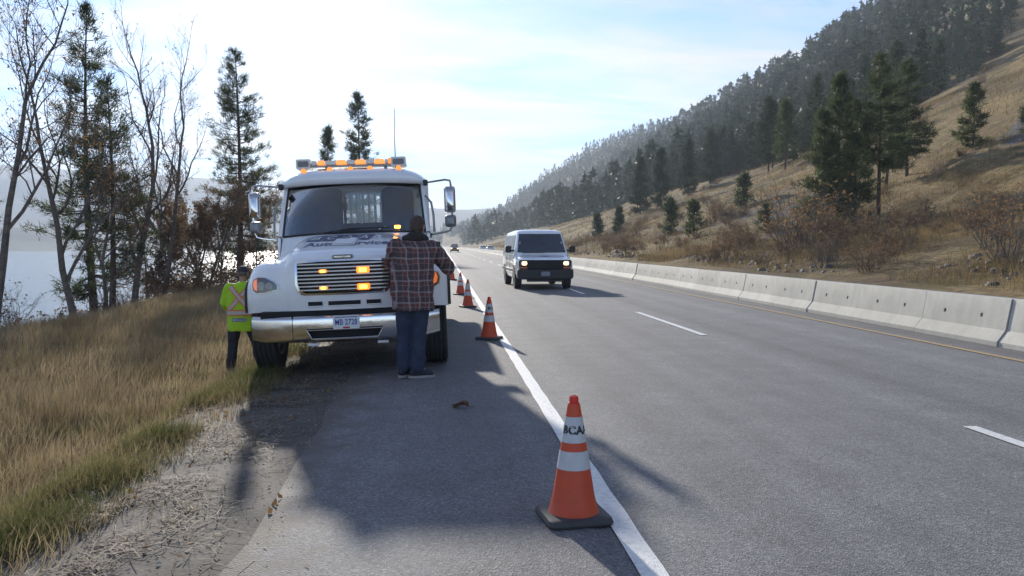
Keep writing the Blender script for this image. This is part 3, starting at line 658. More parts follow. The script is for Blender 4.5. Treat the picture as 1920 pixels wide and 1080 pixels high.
    sw = MB(); sw.tube([(.45+.2*math.cos(a), 2.02+.07*math.sin(a), 1.66+.16*math.sin(a)) for a in np.linspace(0, 2*math.pi, 25)], .014, n=6, cap=False); sw.tube([(.45, 2.02, 1.66), (.45, 1.9, 1.6)], .03); sw.tube([(.25, 2.02, 1.66), (.65, 2.02, 1.66)], .012)
    sw.build('steering_wheel', M_BLK, t)
    for x, w in ((-.60, .36), (.56, .23)):
        se = MB().prism(rrect(x-w, x+w, 1.15, 2.42 if x < 0 else 2.40, .10), 'Y', 2.38, 2.5).build('seat', M_INT, t, bevel=.03)
        MB().box(x-w, x+w, 1.98, 2.45, 1.05, 1.2).build('seat_cushion', M_INT, se, bevel=.04)
    MB().prism(rrect(.55, .63, 1.775, 1.815, .01), 'Y', 1.50, 1.56).build('dash_strobe', M_AMBER_HOT, t)
    # --- roof lamps
    lb = MB().prism(rrect(-.84, .72, 2.735, 2.765, .012), 'Y', 2.18, 2.42).build('light_bar', mat('light_bar_base', (.30, .30, .30), rough=.4), t, bevel=.005)
    for x0, x1, m, z1 in ((-.84, -.63, 'c', 2.86), (.50, .72, 'c', 2.86), (-.535, -.43, 'a', 2.835), (-.43, -.27, 'c', 2.83), (-.27, -.13, 'a', 2.835), (-.13, .0, 'c', 2.83), (.0, .14, 'a', 2.835), (.14, .27, 'c', 2.83), (.27, .41, 'a', 2.835), (.41, .47, 'c', 2.83), (.472, .497, 'a', 2.845), (-.625, -.54, 'c', 2.83)):
        z0 = 2.72 if z1 > 2.85 else 2.768
        MB().prism(rrect(x0+.003, x1-.003, z0, z1, .02), 'Y', 2.17, 2.43).build('light_bar_lens', M_AMBER if m == 'a' else mat('clear_bar_lens', (.66, .64, .58), rough=.25, coat=.6), lb, bevel=.008)
        if z1 > 2.85: MB().prism(rrect(x0+.03, x1-.03, z0+.03, z1-.03, .015), 'Y', 2.160, 2.2).build('bar_end_lamp', mat('lamp_grey', (.14, .14, .15), rough=.3), lb)
    for x in (-.74, -.42, .42, .62): MB().box(x-.02, x+.02, 2.25, 2.35, 2.60, 2.74).build('bar_foot', M_STEEL, lb)
    lb.location.z = -.045
    for x in (-.70, -.34, -.05, .22, .62):
        zt = 2.60-.13*abs(x/.97)**7
        cl = MB().lathe([(.045, -.02), (.042, .02), (.03, .045), (.005, .055)], n=14, axis='Z', c=(x, 1.96, zt+.02)).build('clearance_lamp', M_AMBER, t, smooth=50)
        MB().box(x-.055, x+.055, 1.90, 2.06, zt-.012, zt+.008).build('lamp_base', M_CHROME, cl, bevel=.004)
    MB().tube([(.56, 2.30, 2.55), (.567, 2.30, 3.05), (.585, 2.31, 3.52)], [.009, .006, .004], n=6).build('antenna', M_BLK, t)
    # --- headboard with upright slats behind the cab
    hb = MB().ring([(-.93, 1.1), (.93, 1.1), (.93, 2.42), (-.93, 2.42)], [(-.87, 1.16), (.87, 1.16), (.87, 2.34), (-.87, 2.34)], 'Y', 3.02, 3.08).build('headboard', M_FRAME, t)
    for k in range(19):
        x = -.833 + k*.0925; MB().box(x-.020, x+.020, 3.035, 3.065, 1.16, 2.34).build('slat', M_FRAME, hb)
    for s in (-1, 1):
        lp = MB().box(s*1.02-.14, s*1.02+.14, 3.0, 3.1, 1.42, 1.58).build('side_lamp', M_BLK, t, bevel=.01)
        MB().lathe([(.026, 0), (.026, .012), (.01, .018)], n=14, axis='Y', c=(s*1.125, 2.985, 1.50)).build('side_lamp_lens', M_RED_ON, lp)
    deck = MB().box(-1.22, 1.22, 3.1, 9.4, 1.02, 1.10).build('deck', M_STEEL, t)
    for s in (-1, 1):
        MB().box(s*1.19-.03, s*1.19+.03, 3.1, 9.4, 1.10, 1.18).build('deck_rail', M_FRAME, deck)
        MB().box(s*.43-.04, s*.43+.04, .3, 9.2, .55, .82).build('chassis_rail', M_FRAME, t)
        MB().box(min(s*.6, s*1.15), max(s*.6, s*1.15), 3.3, 4.6, .42, .95).build('tool_box', M_STEEL, t, bevel=.02)
        wheel(t, s*1.06, .97, .50, .29, s)
        wheel(t, s*1.04, 7.3, .50, .27, s); wheel(t, s*.73, 7.3, .50, .27, -s, nuts=False)
        MB().box(s*.9-.3, s*.9+.3, 7.95, 7.97, .25, .95).build('mud_flap', M_RUB, t)
    MB().tube([(-.95, .97, .5), (.95, .97, .5)], .07, n=10).build('front_axle', M_FRAME, t)
    MB().lathe([(.06, -.3), (.18, -.1), (.18, .1), (.06, .3)], n=16, axis='X', c=(0, 7.3, .5)).build('rear_axle', M_FRAME, t)
    MB().box(-.42, .42, .35, 1.9, .55, 1.25).build('engine', M_DARK, t, bevel=.05)
    MB().box(-.6, .6, .26, .30, .95, 1.38).build('radiator', M_DARK, t)
    return t
truck = tow_truck()

def clipboard():
    t = empty('clipboard'); t.parent = None
    tr = Matrix.Translation((-1.135, 9.95, -.043)) @ Euler((0, R(-2.2), 0)).to_matrix().to_4x4()
    p = tr @ Vector((-.02, .60, hood_top(0, .60)+.012)); t.location = p
    t.rotation_euler = (R(14), R(-2.2), R(-6))
    b = MB().prism(rrect(-.145, .145, -.12, .16, .012), 'Z', 0, .012).build('board', M_PLATE, t, bevel=.003)
    sh = [[(x, y, .016+.012*max(0, (y+.02)/.18)**2*(1+.4*math.sin(x*20))) for x in np.linspace(-.125, .125, 9)] for y in np.linspace(-.11, .14, 9)]
    MB().grid(sh).build('paper', mat('paper', (.78, .78, .80), rough=.8, var=.03), t)
    MB().box(-.05, .05, .125, .15, .018, .045).build('clip', M_STEEL, t, bevel=.004)
    tag(t, 'white clipboard with paper lying on the bonnet between the words', 'clipboard')
clipboard()
# ------------------------------------------------------------------ people
def limb(mb, pts, rad, n=14, flat=1.0):
    """tapered limb through joints with round ends"""
    P = [Vector(p) for p in pts]; k = len(P); ring = []
    d0 = (P[1]-P[0]).normalized(); d1 = (P[-1]-P[-2]).normalized(); path = []; rr = []
    for a in (80, 55, 28): path.append(P[0]-d0*rad[0]*math.sin(R(a))); rr.append(rad[0]*math.cos(R(a)))
    for i in range(k-1):
        for u in (0, .33, .66): path.append(P[i].lerp(P[i+1], u)); rr.append(rad[i]*(1-u)+rad[i+1]*u)
    path.append(P[-1]); rr.append(rad[-1])
    for a in (28, 55, 80): path.append(P[-1]+d1*rad[-1]*math.sin(R(a))); rr.append(rad[-1]*math.cos(R(a)))
    mb.tube(path, rr, n=n); return mb
def stack(mb, rings, n=28):
    """rings: (cx, cy, z, rx, ry)"""
    V = []; F = []
    for cx, cy, z, rx, ry in rings:
        for k in range(n):
            a = 2*math.pi*k/n; c, s_ = math.cos(a), math.sin(a); e = .85
            V.append((cx+rx*math.copysign(abs(c)**e, c), cy+ry*math.copysign(abs(s_)**e, s_), z))
    for i in range(len(rings)-1):
        for k in range(n): F.append((i*n+k, i*n+(k+1) % n, (i+1)*n+(k+1) % n, (i+1)*n+k))
    F.append(tuple(range(n-1, -1, -1))); F.append(tuple(range((len(rings)-1)*n, len(rings)*n)))
    return mb.add(V, F)
def soft(mb, name, m, parent, vox=.010, it=5, wrinkle=0.0, wsize=.12):
    o = mb.build(name, m, parent, smooth=0)
    r = o.modifiers.new('skin', 'REMESH'); r.mode = 'VOXEL'; r.voxel_size = vox; r.use_smooth_shade = True
    s = o.modifiers.new('relax', 'SMOOTH'); s.factor = .5; s.iterations = it
    if wrinkle:
        tx = bpy.data.textures.new(name+'_folds', 'CLOUDS'); tx.noise_scale = wsize; tx.noise_depth = 2
        d = o.modifiers.new('folds', 'DISPLACE'); d.texture = tx; d.strength = wrinkle; d.mid_level = .5; d.texture_coords = 'LOCAL'
    return o
M_SKIN = mat('skin', (.42, .25, .18), rough=.55, var=.08, scale=12)
M_HAIR = mat('dark_brown_hair', (.060, .040, .028), rough=.6, var=.3, scale=60, bump=.5, bscale=90)
M_JEAN = mat('blue_jeans', (.026, .038, .072), rough=.85, var=.35, scale=9, bump=.4, bscale=60)
M_NAVY = mat('navy_work_trousers', (.016, .020, .035), rough=.85, var=.25, scale=9, bump=.4, bscale=60)
M_SHOE = mat('navy_shoe', (.018, .022, .035), rough=.7, var=.2)
M_SOLE = mat('pale_sole', (.30, .29, .28), rough=.8, var=.1)
M_HOOD = mat('dark_hood_cloth', (.035, .028, .026), rough=.9, var=.2)
def plaid_mat():
    m = bpy.data.materials.new('plaid_flannel'); m.use_nodes = True; nt = m.node_tree; N = nt.nodes.new; L = nt.links.new; b = nt.nodes['Principled BSDF']
    tc = N('ShaderNodeTexCoord'); no = N('ShaderNodeTexNoise'); no.inputs['Scale'].default_value = 5; L(tc.outputs['Object'], no.inputs['Vector'])
    off = N('ShaderNodeVectorMath'); off.operation = 'SCALE'; off.inputs['Scale'].default_value = .06; L(no.outputs['Color'], off.inputs[0])
    ad = N('ShaderNodeVectorMath'); L(tc.outputs['Object'], ad.inputs[0]); L(off.outputs[0], ad.inputs[1])
    sp = N('ShaderNodeSeparateXYZ'); L(ad.outputs[0], sp.inputs[0])
    sx = N('ShaderNodeMath'); sx.operation = 'MULTIPLY_ADD'; L(sp.outputs['Y'], sx.inputs[0]); sx.inputs[1].default_value = .6; L(sp.outputs['X'], sx.inputs[2])
    def stripe(src, per, ph, lo, hi):
        a = N('ShaderNodeMath'); a.operation = 'MULTIPLY_ADD'; L(src, a.inputs[0]); a.inputs[1].default_value = 1/per; a.inputs[2].default_value = ph
        f = N('ShaderNodeMath'); f.operation = 'FRACT'; L(a.outputs[0], f.inputs[0])
        p = N('ShaderNodeMath'); p.operation = 'SUBTRACT'; L(f.outputs[0], p.inputs[0]); p.inputs[1].default_value = .5
        q = N('ShaderNodeMath'); q.operation = 'ABSOLUTE'; L(p.outputs[0], q.inputs[0])
        r = N('ShaderNodeMapRange'); r.inputs['From Min'].default_value = hi; r.inputs['From Max'].default_value = lo; L(q.outputs[0], r.inputs[0]); return r.outputs[0]
    def mixc(f, a, c, k=1.0):
        x = N('ShaderNodeMix'); x.data_type = 'RGBA'
        mu = N('ShaderNodeMath'); mu.operation = 'MULTIPLY'; L(f, mu.inputs[0]); mu.inputs[1].default_value = k; L(mu.outputs[0], x.inputs['Factor'])
        if isinstance(a, tuple): x.inputs['A'].default_value = (*a, 1)
        else: L(a, x.inputs['A'])
        x.inputs['B'].default_value = (*c, 1); return x.outputs['Result']
    z = sp.outputs['Z']; x = sx.outputs[0]
    c = mixc(stripe(x, .125, 0, .20, .26), (.17, .07, .058), (.085, .062, .066), .75)
    c = mixc(stripe(z, .125, 0, .20, .26), c, (.08, .062, .07), .7)
    for s, ph in ((x, .28), (z, .28)): c = mixc(stripe(s, .125, ph+.0, .02, .10), c, (.40, .38, .40), .48)
    for s, ph in ((x, .72), (z, .72)): c = mixc(stripe(s, .125, ph, .02, .05), c, (.26, .23, .25), .4)
    L(c, b.inputs['Base Color']); b.inputs['Roughness'].default_value = .95; b.inputs['Specular IOR Level'].default_value = .1
    return m
def hand(mb, wrist, direction, up, side, curl=.6, s=1.0):
    """palm and five fingers; direction = towards the fingertips, up = back of the hand, side = +1 thumb along +x of the hand frame"""
    w = Vector(wrist); d = Vector(direction).normalized(); u = Vector(up); u = (u-d*u.dot(d)).normalized(); x = d.cross(u)*side
    for k in range(4): limb(mb, [w + x*(.026-.0175*k)*s, w + x*(.028-.0185*k)*s + d*.085*s], [.015*s, .0125*s], n=8)
    for k, ln in enumerate((.072, .080, .074, .058)):
        p = w + x*(.028-.0185*k)*s + d*.09*s; a = 0; pts = [p]
        for j, f in enumerate((.45, .32, .23)):
            a += curl*(.8+.15*j); q = d*math.cos(a)-u*math.sin(a); pts.append(pts[-1]+q*ln*f*s)
        limb(mb, pts, [.0092*s, .0088*s, .0082*s, .0072*s], n=8)
    p = w + x*.028*s + d*.02*s; limb(mb, [p, p+x*.028*s+d*.025*s-u*.010*s, p+x*.036*s+d*.055*s-u*.022*s, p+x*.032*s+d*.078*s-u*.03*s], [.014*s, .0115*s, .0095*s, .008*s], n=8)
def head(mb, c, yaw=0, pitch=0):
    """skull, face, nose, ears, neck towards below; local face direction +y"""
    rot = Euler((R(pitch), 0, R(yaw))).to_matrix(); c = Vector(c); h = MB()
    stack(h, [(0, .01, -.115, .035, .045), (0, .012, -.10, .050, .062), (0, .012, -.06, .063, .082), (0, .004, -.01, .071, .093), (0, -.002, .04, .075, .097), (0, -.004, .08, .066, .086), (0, -.006, .105, .042, .058), (0, -.006, .118, .012, .02)], n=20)
    limb(h, [(0, .098, .012), (0, .112, -.022)], [.009, .015], n=8)                 # nose
    for s in (-1, 1):
        limb(h, [(s*.077, -.008, .012), (s*.078, -.006, -.028)], [.018, .012], n=8)  # ears
        limb(h, [(s*.032, .088, .022), (s*.033, .090, .022)], [.012, .012], n=8)     # eyes
        limb(h, [(s*.012, .096, .034), (s*.052, .080, .034)], [.007, .006], n=6)     # brows
    limb(h, [(-.022, .092, -.062), (.022, .092, -.062)], [.008, .008], n=6)          # mouth
    V = [c + rot @ Vector(v) for v in h.v]; mb.add(V, h.f); return rot
def standing(pose, shoe_m, leg_m, name, loc, label):
    t = empty(name, loc); tag(t, label, 'person')
    p = {k: Vector(v) for k, v in pose.items() if len(v) == 3}
    b = MB()
    # body under the clothes, one continuous figure
    hp, ch, nk = p['hip'], p['chest'], p['neck']
    limb(b, [hp, (hp+ch)/2, ch], [.125, .12, .135]); limb(b, [p['sl'], p['sr']], [.06, .06]); limb(b, [ch, nk, p['head']-Vector((0, .01, .09))], [.09, .058, .055])
    for s in 'lr':
        limb(b, [p['h'+s], p['k'+s], p['a'+s]], [.085, .055, .042]); limb(b, [p['a'+s], p['t'+s]], [.04, .033])
        limb(b, [p['s'+s], p['e'+s], p['w'+s]], [.052, .042, .029])
        hand(b, p['w'+s], p['w'+s]-p['e'+s], (0, -.3, 1), 1 if s == 'r' else -1)
    head(b, p['head'], pose.get('yaw', (0,))[0], pose.get('pitch', (0,))[0])
    body = soft(b, 'body', M_SKIN, t, vox=.007, it=3)
    # trousers
    j = MB()
    for s in 'lr': limb(j, [p['h'+s]+Vector((0, 0, .02)), p['k'+s], p['a'+s]+Vector((0, 0, .02))], [.118, .086, .082])
    stack(j, [(hp.x, hp.y, hp.z-.10, .12, .11), (hp.x, hp.y, hp.z, .175, .14), (hp.x, hp.y, hp.z+.10, .165, .125)])
    soft(j, 'trousers', leg_m, t, wrinkle=.03, wsize=.09)
    for s in 'lr':
        sh = MB(); a, q = p['a'+s], p['t'+s]; d = (q-a); d.z = 0; d.normalize()
        limb(sh, [a-d*.045+Vector((0, 0, -.035)), a+d*.05+Vector((0, 0, -.035)), q+Vector((0, 0, .0))], [.046, .05, .042], n=12)
        limb(sh, [a+Vector((0, 0, .03)), a-Vector((0, 0, .03))], [.055, .052], n=12)
        so = soft(sh, 'shoe', shoe_m, t, it=3)
        sl = MB(); o_ = []
        side = Vector((-d.y, d.x, 0)); back = a-d*.10; z = p['ground'+s].z
        for k in range(24):
            th = 2*math.pi*k/24; L_ = (q-a).length+.15; c0 = back+d*L_/2; v = c0+d*math.cos(th)*L_/2*1.02+side*math.sin(th)*.052*(1-.12*math.cos(th)); o_.append((v.x, v.y))
        sl.prism(o_, 'Z', z, z+.028).build('sole', M_SOLE, so)
    return t, p

def man_in_plaid():
    gx, gy = -.335, 9.63; gz = -.006
    P = dict(hip=(-.01, .0, .97), chest=(.0, .03, 1.34), neck=(.03, .06, 1.60), head=(.045, .10, 1.735), sl=(-.20, .02, 1.53), sr=(.215, .05, 1.51),
             hl=(-.10, .01, .92), hr=(.085, .0, .92), kl=(-.115, .03, .50), kr=(.06, .0, .50), al=(-.12, .02, .10), ar=(.035, -.04, .10), tl=(-.06, .13, .045), tr=(.185, .0, .045),
             el=(-.27, .24, 1.29), er=(.40, .17, 1.26), wl=(-.12, .44, 1.47), wr=(.22, .45, 1.47), groundl=(0, 0, 0), groundr=(0, 0, 0))
    P['yaw'] = (-18,); P['pitch'] = (-22,)
    t, p = standing(P, M_SHOE, M_JEAN, 'person', (gx, gy, gz), 'man in plaid flannel shirt and blue jeans, leaning over the truck bonnet')
    s = MB()
    stack(s, [(-.005, .0, .775, .235, .165), (-.005, .0, .80, .245, .17), (-.015, .0, .95, .245, .165), (-.02, .005, 1.12, .248, .165), (-.01, .02, 1.30, .252, .165), (.0, .03, 1.43, .245, .155), (.01, .035, 1.52, .215, .13), (.02, .045, 1.58, .14, .10), (.03, .055, 1.615, .08, .075)])
    for q in 'lr': limb(s, [p['s'+q]-Vector((0, 0, .02)), p['e'+q], p['w'+q].lerp(p['e'+q], .12)], [.10, .085, .062])
    soft(s, 'plaid_shirt', plaid_mat(), t, vox=.011, it=6, wrinkle=.035, wsize=.10)
    c = MB()
    limb(c, [(-.09, .045, 1.60), (-.02, -.02, 1.615), (.07, -.015, 1.615), (.135, .06, 1.60)], [.045, .058, .058, .045]); limb(c, [(-.05, .02, 1.63), (.03, -.012, 1.655), (.11, .03, 1.63)], [.035, .04, .035])
    soft(c, 'hood', M_HOOD, t, vox=.009, wrinkle=.02, wsize=.06)
    h = MB(); rot = Euler((R(-22), 0, R(-18))).to_matrix(); k = MB()
    stack(k, [(0, -.03, -.085, .055, .06), (0, -.032, -.05, .074, .078), (0, -.028, .0, .083, .090), (0, -.018, .05, .086, .100), (0, -.010, .09, .076, .094), (0, -.010, .118, .052, .068), (0, -.010, .132, .016, .025)], n=20)
    h.add([Vector(P['head']) + rot @ Vector(v) for v in k.v], k.f); soft(h, 'hair', M_HAIR, t, vox=.008, it=2, wrinkle=.02, wsize=.03)
man_in_plaid()

def worker():
    gx, gy = -3.38, 14.3; gz = float(T(gx, gy)) + .02
    P = dict(hip=(.0, .0, .94), chest=(.0, .03, 1.30), neck=(.02, .05, 1.54), head=(.02, .07, 1.70), sl=(-.20, .02, 1.47), sr=(.20, .02, 1.47),
             hl=(-.10, .0, .90), hr=(.10, .0, .90), kl=(-.16, .03, .48), kr=(.22, .10, .52), al=(-.19, .0, .09), ar=(.28, .0, .14), tl=(-.20, .15, .04), tr=(.33, .14, .09),
             el=(-.30, .07, 1.19), er=(.30, .16, 1.18), wl=(-.25, .28, 1.02), wr=(.12, .36, 1.12), groundl=(0, 0, 0), groundr=(0, 0, .05))
    P['yaw'] = (0,); P['pitch'] = (-8,)
    t, p = standing(P, mat('work_boot', (.03, .024, .02), rough=.7), M_NAVY, 'person', (gx, gy, gz), 'person in lime hi-vis jacket and dark cap, standing in dry grass beside the tow truck')
    t.scale = (.98, .98, .98)
    M_LIME = mat('lime_hi_vis_cloth', (.36, .62, .02), rough=.75, var=.12, scale=7, emit=(.45, 1, .02), estr=.0)
    s = MB()
    stack(s, [(.0, .0, .715, .215, .15), (.0, .0, .74, .225, .155), (.0, .0, .95, .235, .16), (.0, .01, 1.15, .25, .165), (.0, .02, 1.30, .25, .16), (.0, .03, 1.41, .235, .145), (.005, .035, 1.48, .19, .12), (.01, .04, 1.53, .12, .09), (.02, .05, 1.56, .075, .07)])
    for q in 'lr': limb(s, [p['s'+q]-Vector((0, 0, .03)), p['e'+q], p['w'+q].lerp(p['e'+q], .1)], [.10, .085, .062])
    j = soft(s, 'jacket', M_LIME, t, vox=.011, it=6, wrinkle=.022, wsize=.11)
    M_OR = mat('orange_trim', (.75, .16, .05), rough=.7); M_SI = mat('silver_tape', (.46, .42, .42), rough=.45, var=.08)
    def tape(name, a, b, w, m, off):
        A, B = np.array(a), np.array(b); d = (B-A)/np.linalg.norm(B-A); nrm = np.array([-d[1], d[0]])
        pts = [[(A[0]+(B-A)[0]*u+nrm[0]*v*w, -.55, A[1]+(B-A)[1]*u+nrm[1]*v*w) for v in np.linspace(-.5, .5, 4)] for u in np.linspace(0, 1, 28)]
        o = MB().grid(pts).build(name, m, j, smooth=0); sw = o.modifiers.new('lay', 'SHRINKWRAP'); sw.target = j; sw.wrap_method = 'PROJECT'; sw.use_project_y = True; sw.use_project_z = False; sw.use_project_x = False
        sw.use_positive_direction = True; sw.use_negative_direction = False; sw.offset = off; return o
    zb = 1.055
    for k, (a, b) in enumerate((((.16, 1.475), (-.205, zb), ), ((-.16, 1.475), (.205, zb)))):
        tape('brace_trim', a, b, .088, M_OR, .004+.004*k); tape('brace_tape', a, b, .052, M_SI, .006+.004*k)
    tape('belt_trim', (-.232, zb-.02), (.232, zb-.02), .10, M_OR, .013); tape('belt_tape', (-.232, zb-.02), (.232, zb-.02), .06, M_SI, .016)
    tape('logo_strip', (-.13, .915), (.12, .915), .062, mat('logo_grey', (.22, .28, .34), rough=.6), .005)
    for i in range(4): tape('logo_block', (-.115+i*.045, .915), (-.115+i*.045+.038, .915), .044, M_BLUE, .009)
    V, F, w = word('BCAA'); hm = max(v[1] for v in V)
    o = MB().add([(-.108+u/w*.165, -.55, .902+v/hm*.026) for u, v in V], F).build('logo_lettering', M_DWHITE, j, smooth=0)
    sw = o.modifiers.new('lay', 'SHRINKWRAP'); sw.target = j; sw.wrap_method = 'PROJECT'; sw.use_project_y = True; sw.use_positive_direction = True; sw.use_negative_direction = False; sw.offset = .013
    hd = Vector(P['head']); rot = Euler((R(-8), 0, 0)).to_matrix(); k = MB()
    stack(k, [(0, -.004, .012, .083, .104), (0, -.004, .03, .085, .107), (0, -.006, .08, .078, .10), (0, -.008, .112, .055, .072), (0, -.008, .128, .018, .024)], n=22)
    limb(k, [(-.05, .10, .018), (0, .155, .012), (.05, .10, .018)], [.012, .012, .012], n=8); limb(k, [(-.04, .09, .018), (.04, .09, .018)], [.012, .012]); limb(k, [(-.03, .12, .016), (.03, .12, .016)], [.012, .012])
    c = MB().add([hd + rot @ Vector(v) for v in k.v], k.f); soft(c, 'cap', mat('navy_cap', (.03, .034, .05), rough=.8), t, vox=.007, it=2)
    h = MB(); k = MB(); stack(k, [(0, -.035, -.055, .062, .05), (0, -.03, -.02, .076, .072), (0, -.02, .02, .079, .084)], n=18); h.add([hd + rot @ Vector(v) for v in k.v], k.f)
    soft(h, 'hair', mat('grey_hair', (.13, .11, .10), rough=.7, var=.25, scale=60), t, vox=.008, it=1)
worker()
# ------------------------------------------------------------------ traffic cones
M_ORANGE = mat('cone_orange', (.62, .085, .03), rough=.5, var=.12, scale=9, transl=.10)
M_TAPE = mat('cone_white_collar', (.52, .53, .55), rough=.45, var=.12, scale=14)
M_TIP = mat('cone_red_tip', (.70, .05, .03), rough=.35, var=.1, transl=.35)
M_INK = mat('black_ink', (.02, .02, .025), rough=.6, var=.1)
def cone_r(z): return .132 + (.030-.132)*(z-.035)/(.665-.035)
def make_cone():
    t = empty('traffic_cone')
    b = MB(); oc = []
    for r_, z in ((.180, .0), (.184, .012), (.176, .034), (.166, .040)): oc.append([(x, y, z) for x, y in rrect(-r_, r_, -r_, r_, .045, 4)])
    n = len(oc[0]); V = [p for q in oc for p in q]; F = [tuple(range(n-1, -1, -1)), tuple(range(3*n, 4*n))]
    for k in range(3):
        for i in range(n): F.append((k*n+i, k*n+(i+1) % n, (k+1)*n+(i+1) % n, (k+1)*n+i))
    b.add(V, F).build('base', mat('cone_base_rubber', (.055, .055, .058), rough=.7, var=.2), t, smooth=35)
    for name, z0, z1, m, o in (('cone_body', .034, .64, M_ORANGE, 0), ('white_collar', .285, .385, M_TAPE, .0022), ('white_collar', .432, .572, M_TAPE, .0022)):
        pr = [(cone_r(z)+o, z) for z in np.linspace(z0, z1, 8)]
        if name == 'cone_body': pr = [(.148, .036), (.140, .042)] + [p for p in pr if p[1] > .05]
        MB().lathe(pr, n=40, cap=(name == 'cone_body')).build(name, m, t, smooth=50)
    MB().lathe([(.031, .635), (.030, .645), (.0255, .65), (.0245, .675), (.023, .682), (.016, .683), (.0155, .67), (.002, .668)], n=24).build('tip', M_TIP, t, smooth=35)
    V, F, w = word('BCAA', spacing=1.10, bold=.05); hm = max(v[1] for v in V); out = []
    for u, v in V:
        z = .478+v/hm*.048; a = (u/w-.5)*.20/.0705; r_ = cone_r(z)+.0036; out.append((r_*math.sin(a), -r_*math.cos(a), z))
    MB().add(out, F).build('lettering', M_INK, t, smooth=0); return t
cone0 = make_cone()
CONES = [(.72, 4.52, 8, 'orange traffic cone lettered on its white collar, at the front end of the cone line'),
         (.745, 13.4, 62, 'orange traffic cone with white collars, second along the white line from the lettered cone'),
         (.61, 20.4, 200, 'orange traffic cone, third along the white line from the lettered cone'),
         (.54, 25.6, 120, 'orange traffic cone standing just beyond the overlapping pair beside the truck'),
         (.40, 36.5, 300, 'small orange traffic cone half hidden behind the front fender of the truck'),
         (.27, 46.0, 20, 'farthest orange traffic cone, barely showing past the truck')]
CONES[3] = (.54, 25.6, 120, 'orange traffic cone, fourth along the white line from the lettered cone')
for k, (x, y, a, lb) in enumerate(CONES):
    c = cone0 if k == 0 else copy_tree(cone0)
    c.location = (x, y, .006); c.rotation_euler = (0, 0, R(a)); tag(c, lb, 'traffic cone', 'traffic cones along the edge line')

# ------------------------------------------------------------------ vehicles on the road
M_VGLASS = mat('dark_vehicle_glass', (.05, .062, .08), rough=.10, var=.3, scale=2, coat=.3)
def loft_body(stations, name, m, parent):
    """stations: (y, zb, ztop, w, zbelt, wt)"""
    rows = []
    for (y, zb, zt, w, zl, wt) in stations:
        half = [(0, zb), (w*.80, zb), (w*.95, zb+.05), (w, zb+.22), (w*1.005, (zb+zl)/2), (w*.995, zl), (wt+.02, max(zl, zt-.16)), (wt-.03, zt-.055), (wt-.14, zt-.012), (wt*.5, zt), (0, zt+.004)]
        rows.append([(x, y, z) for x, z in half[::-1]] + [(-x, y, z) for x, z in half[1:]])
    P = np.array(rows); n = P.shape[1]; mb = MB().grid(P); k = len(rows)-1
    mb.f.append(tuple(range(n))); mb.f.append(tuple(range(k*n+n-1, k*n-1, -1)))
    return mb.build(name, m, parent, smooth=38)
def car_wheel(parent, x, y, r, w, s):
    wh = MB().lathe([(r*.5, -w*.3), (r*.62, -w*.42), (r*.62, w*.42), (r*.55, w*.36), (r*.45, w*.2), (r*.2, w*.3), (.02, w*.32)], n=24, axis='X').build('wheel', M_STEEL, parent, smooth=35)
    wh.location = (x, y, r); wh.scale = (s, 1, 1)
    MB().lathe([(r*.62, -w*.45), (r*.8, -w*.5), (r*.95, -w*.46), (r, -w*.36), (r, w*.36), (r*.95, w*.46), (r*.8, w*.5), (r*.62, w*.45)], n=32, axis='X', cap=False).build('tyre', M_RUB, wh, smooth=35)
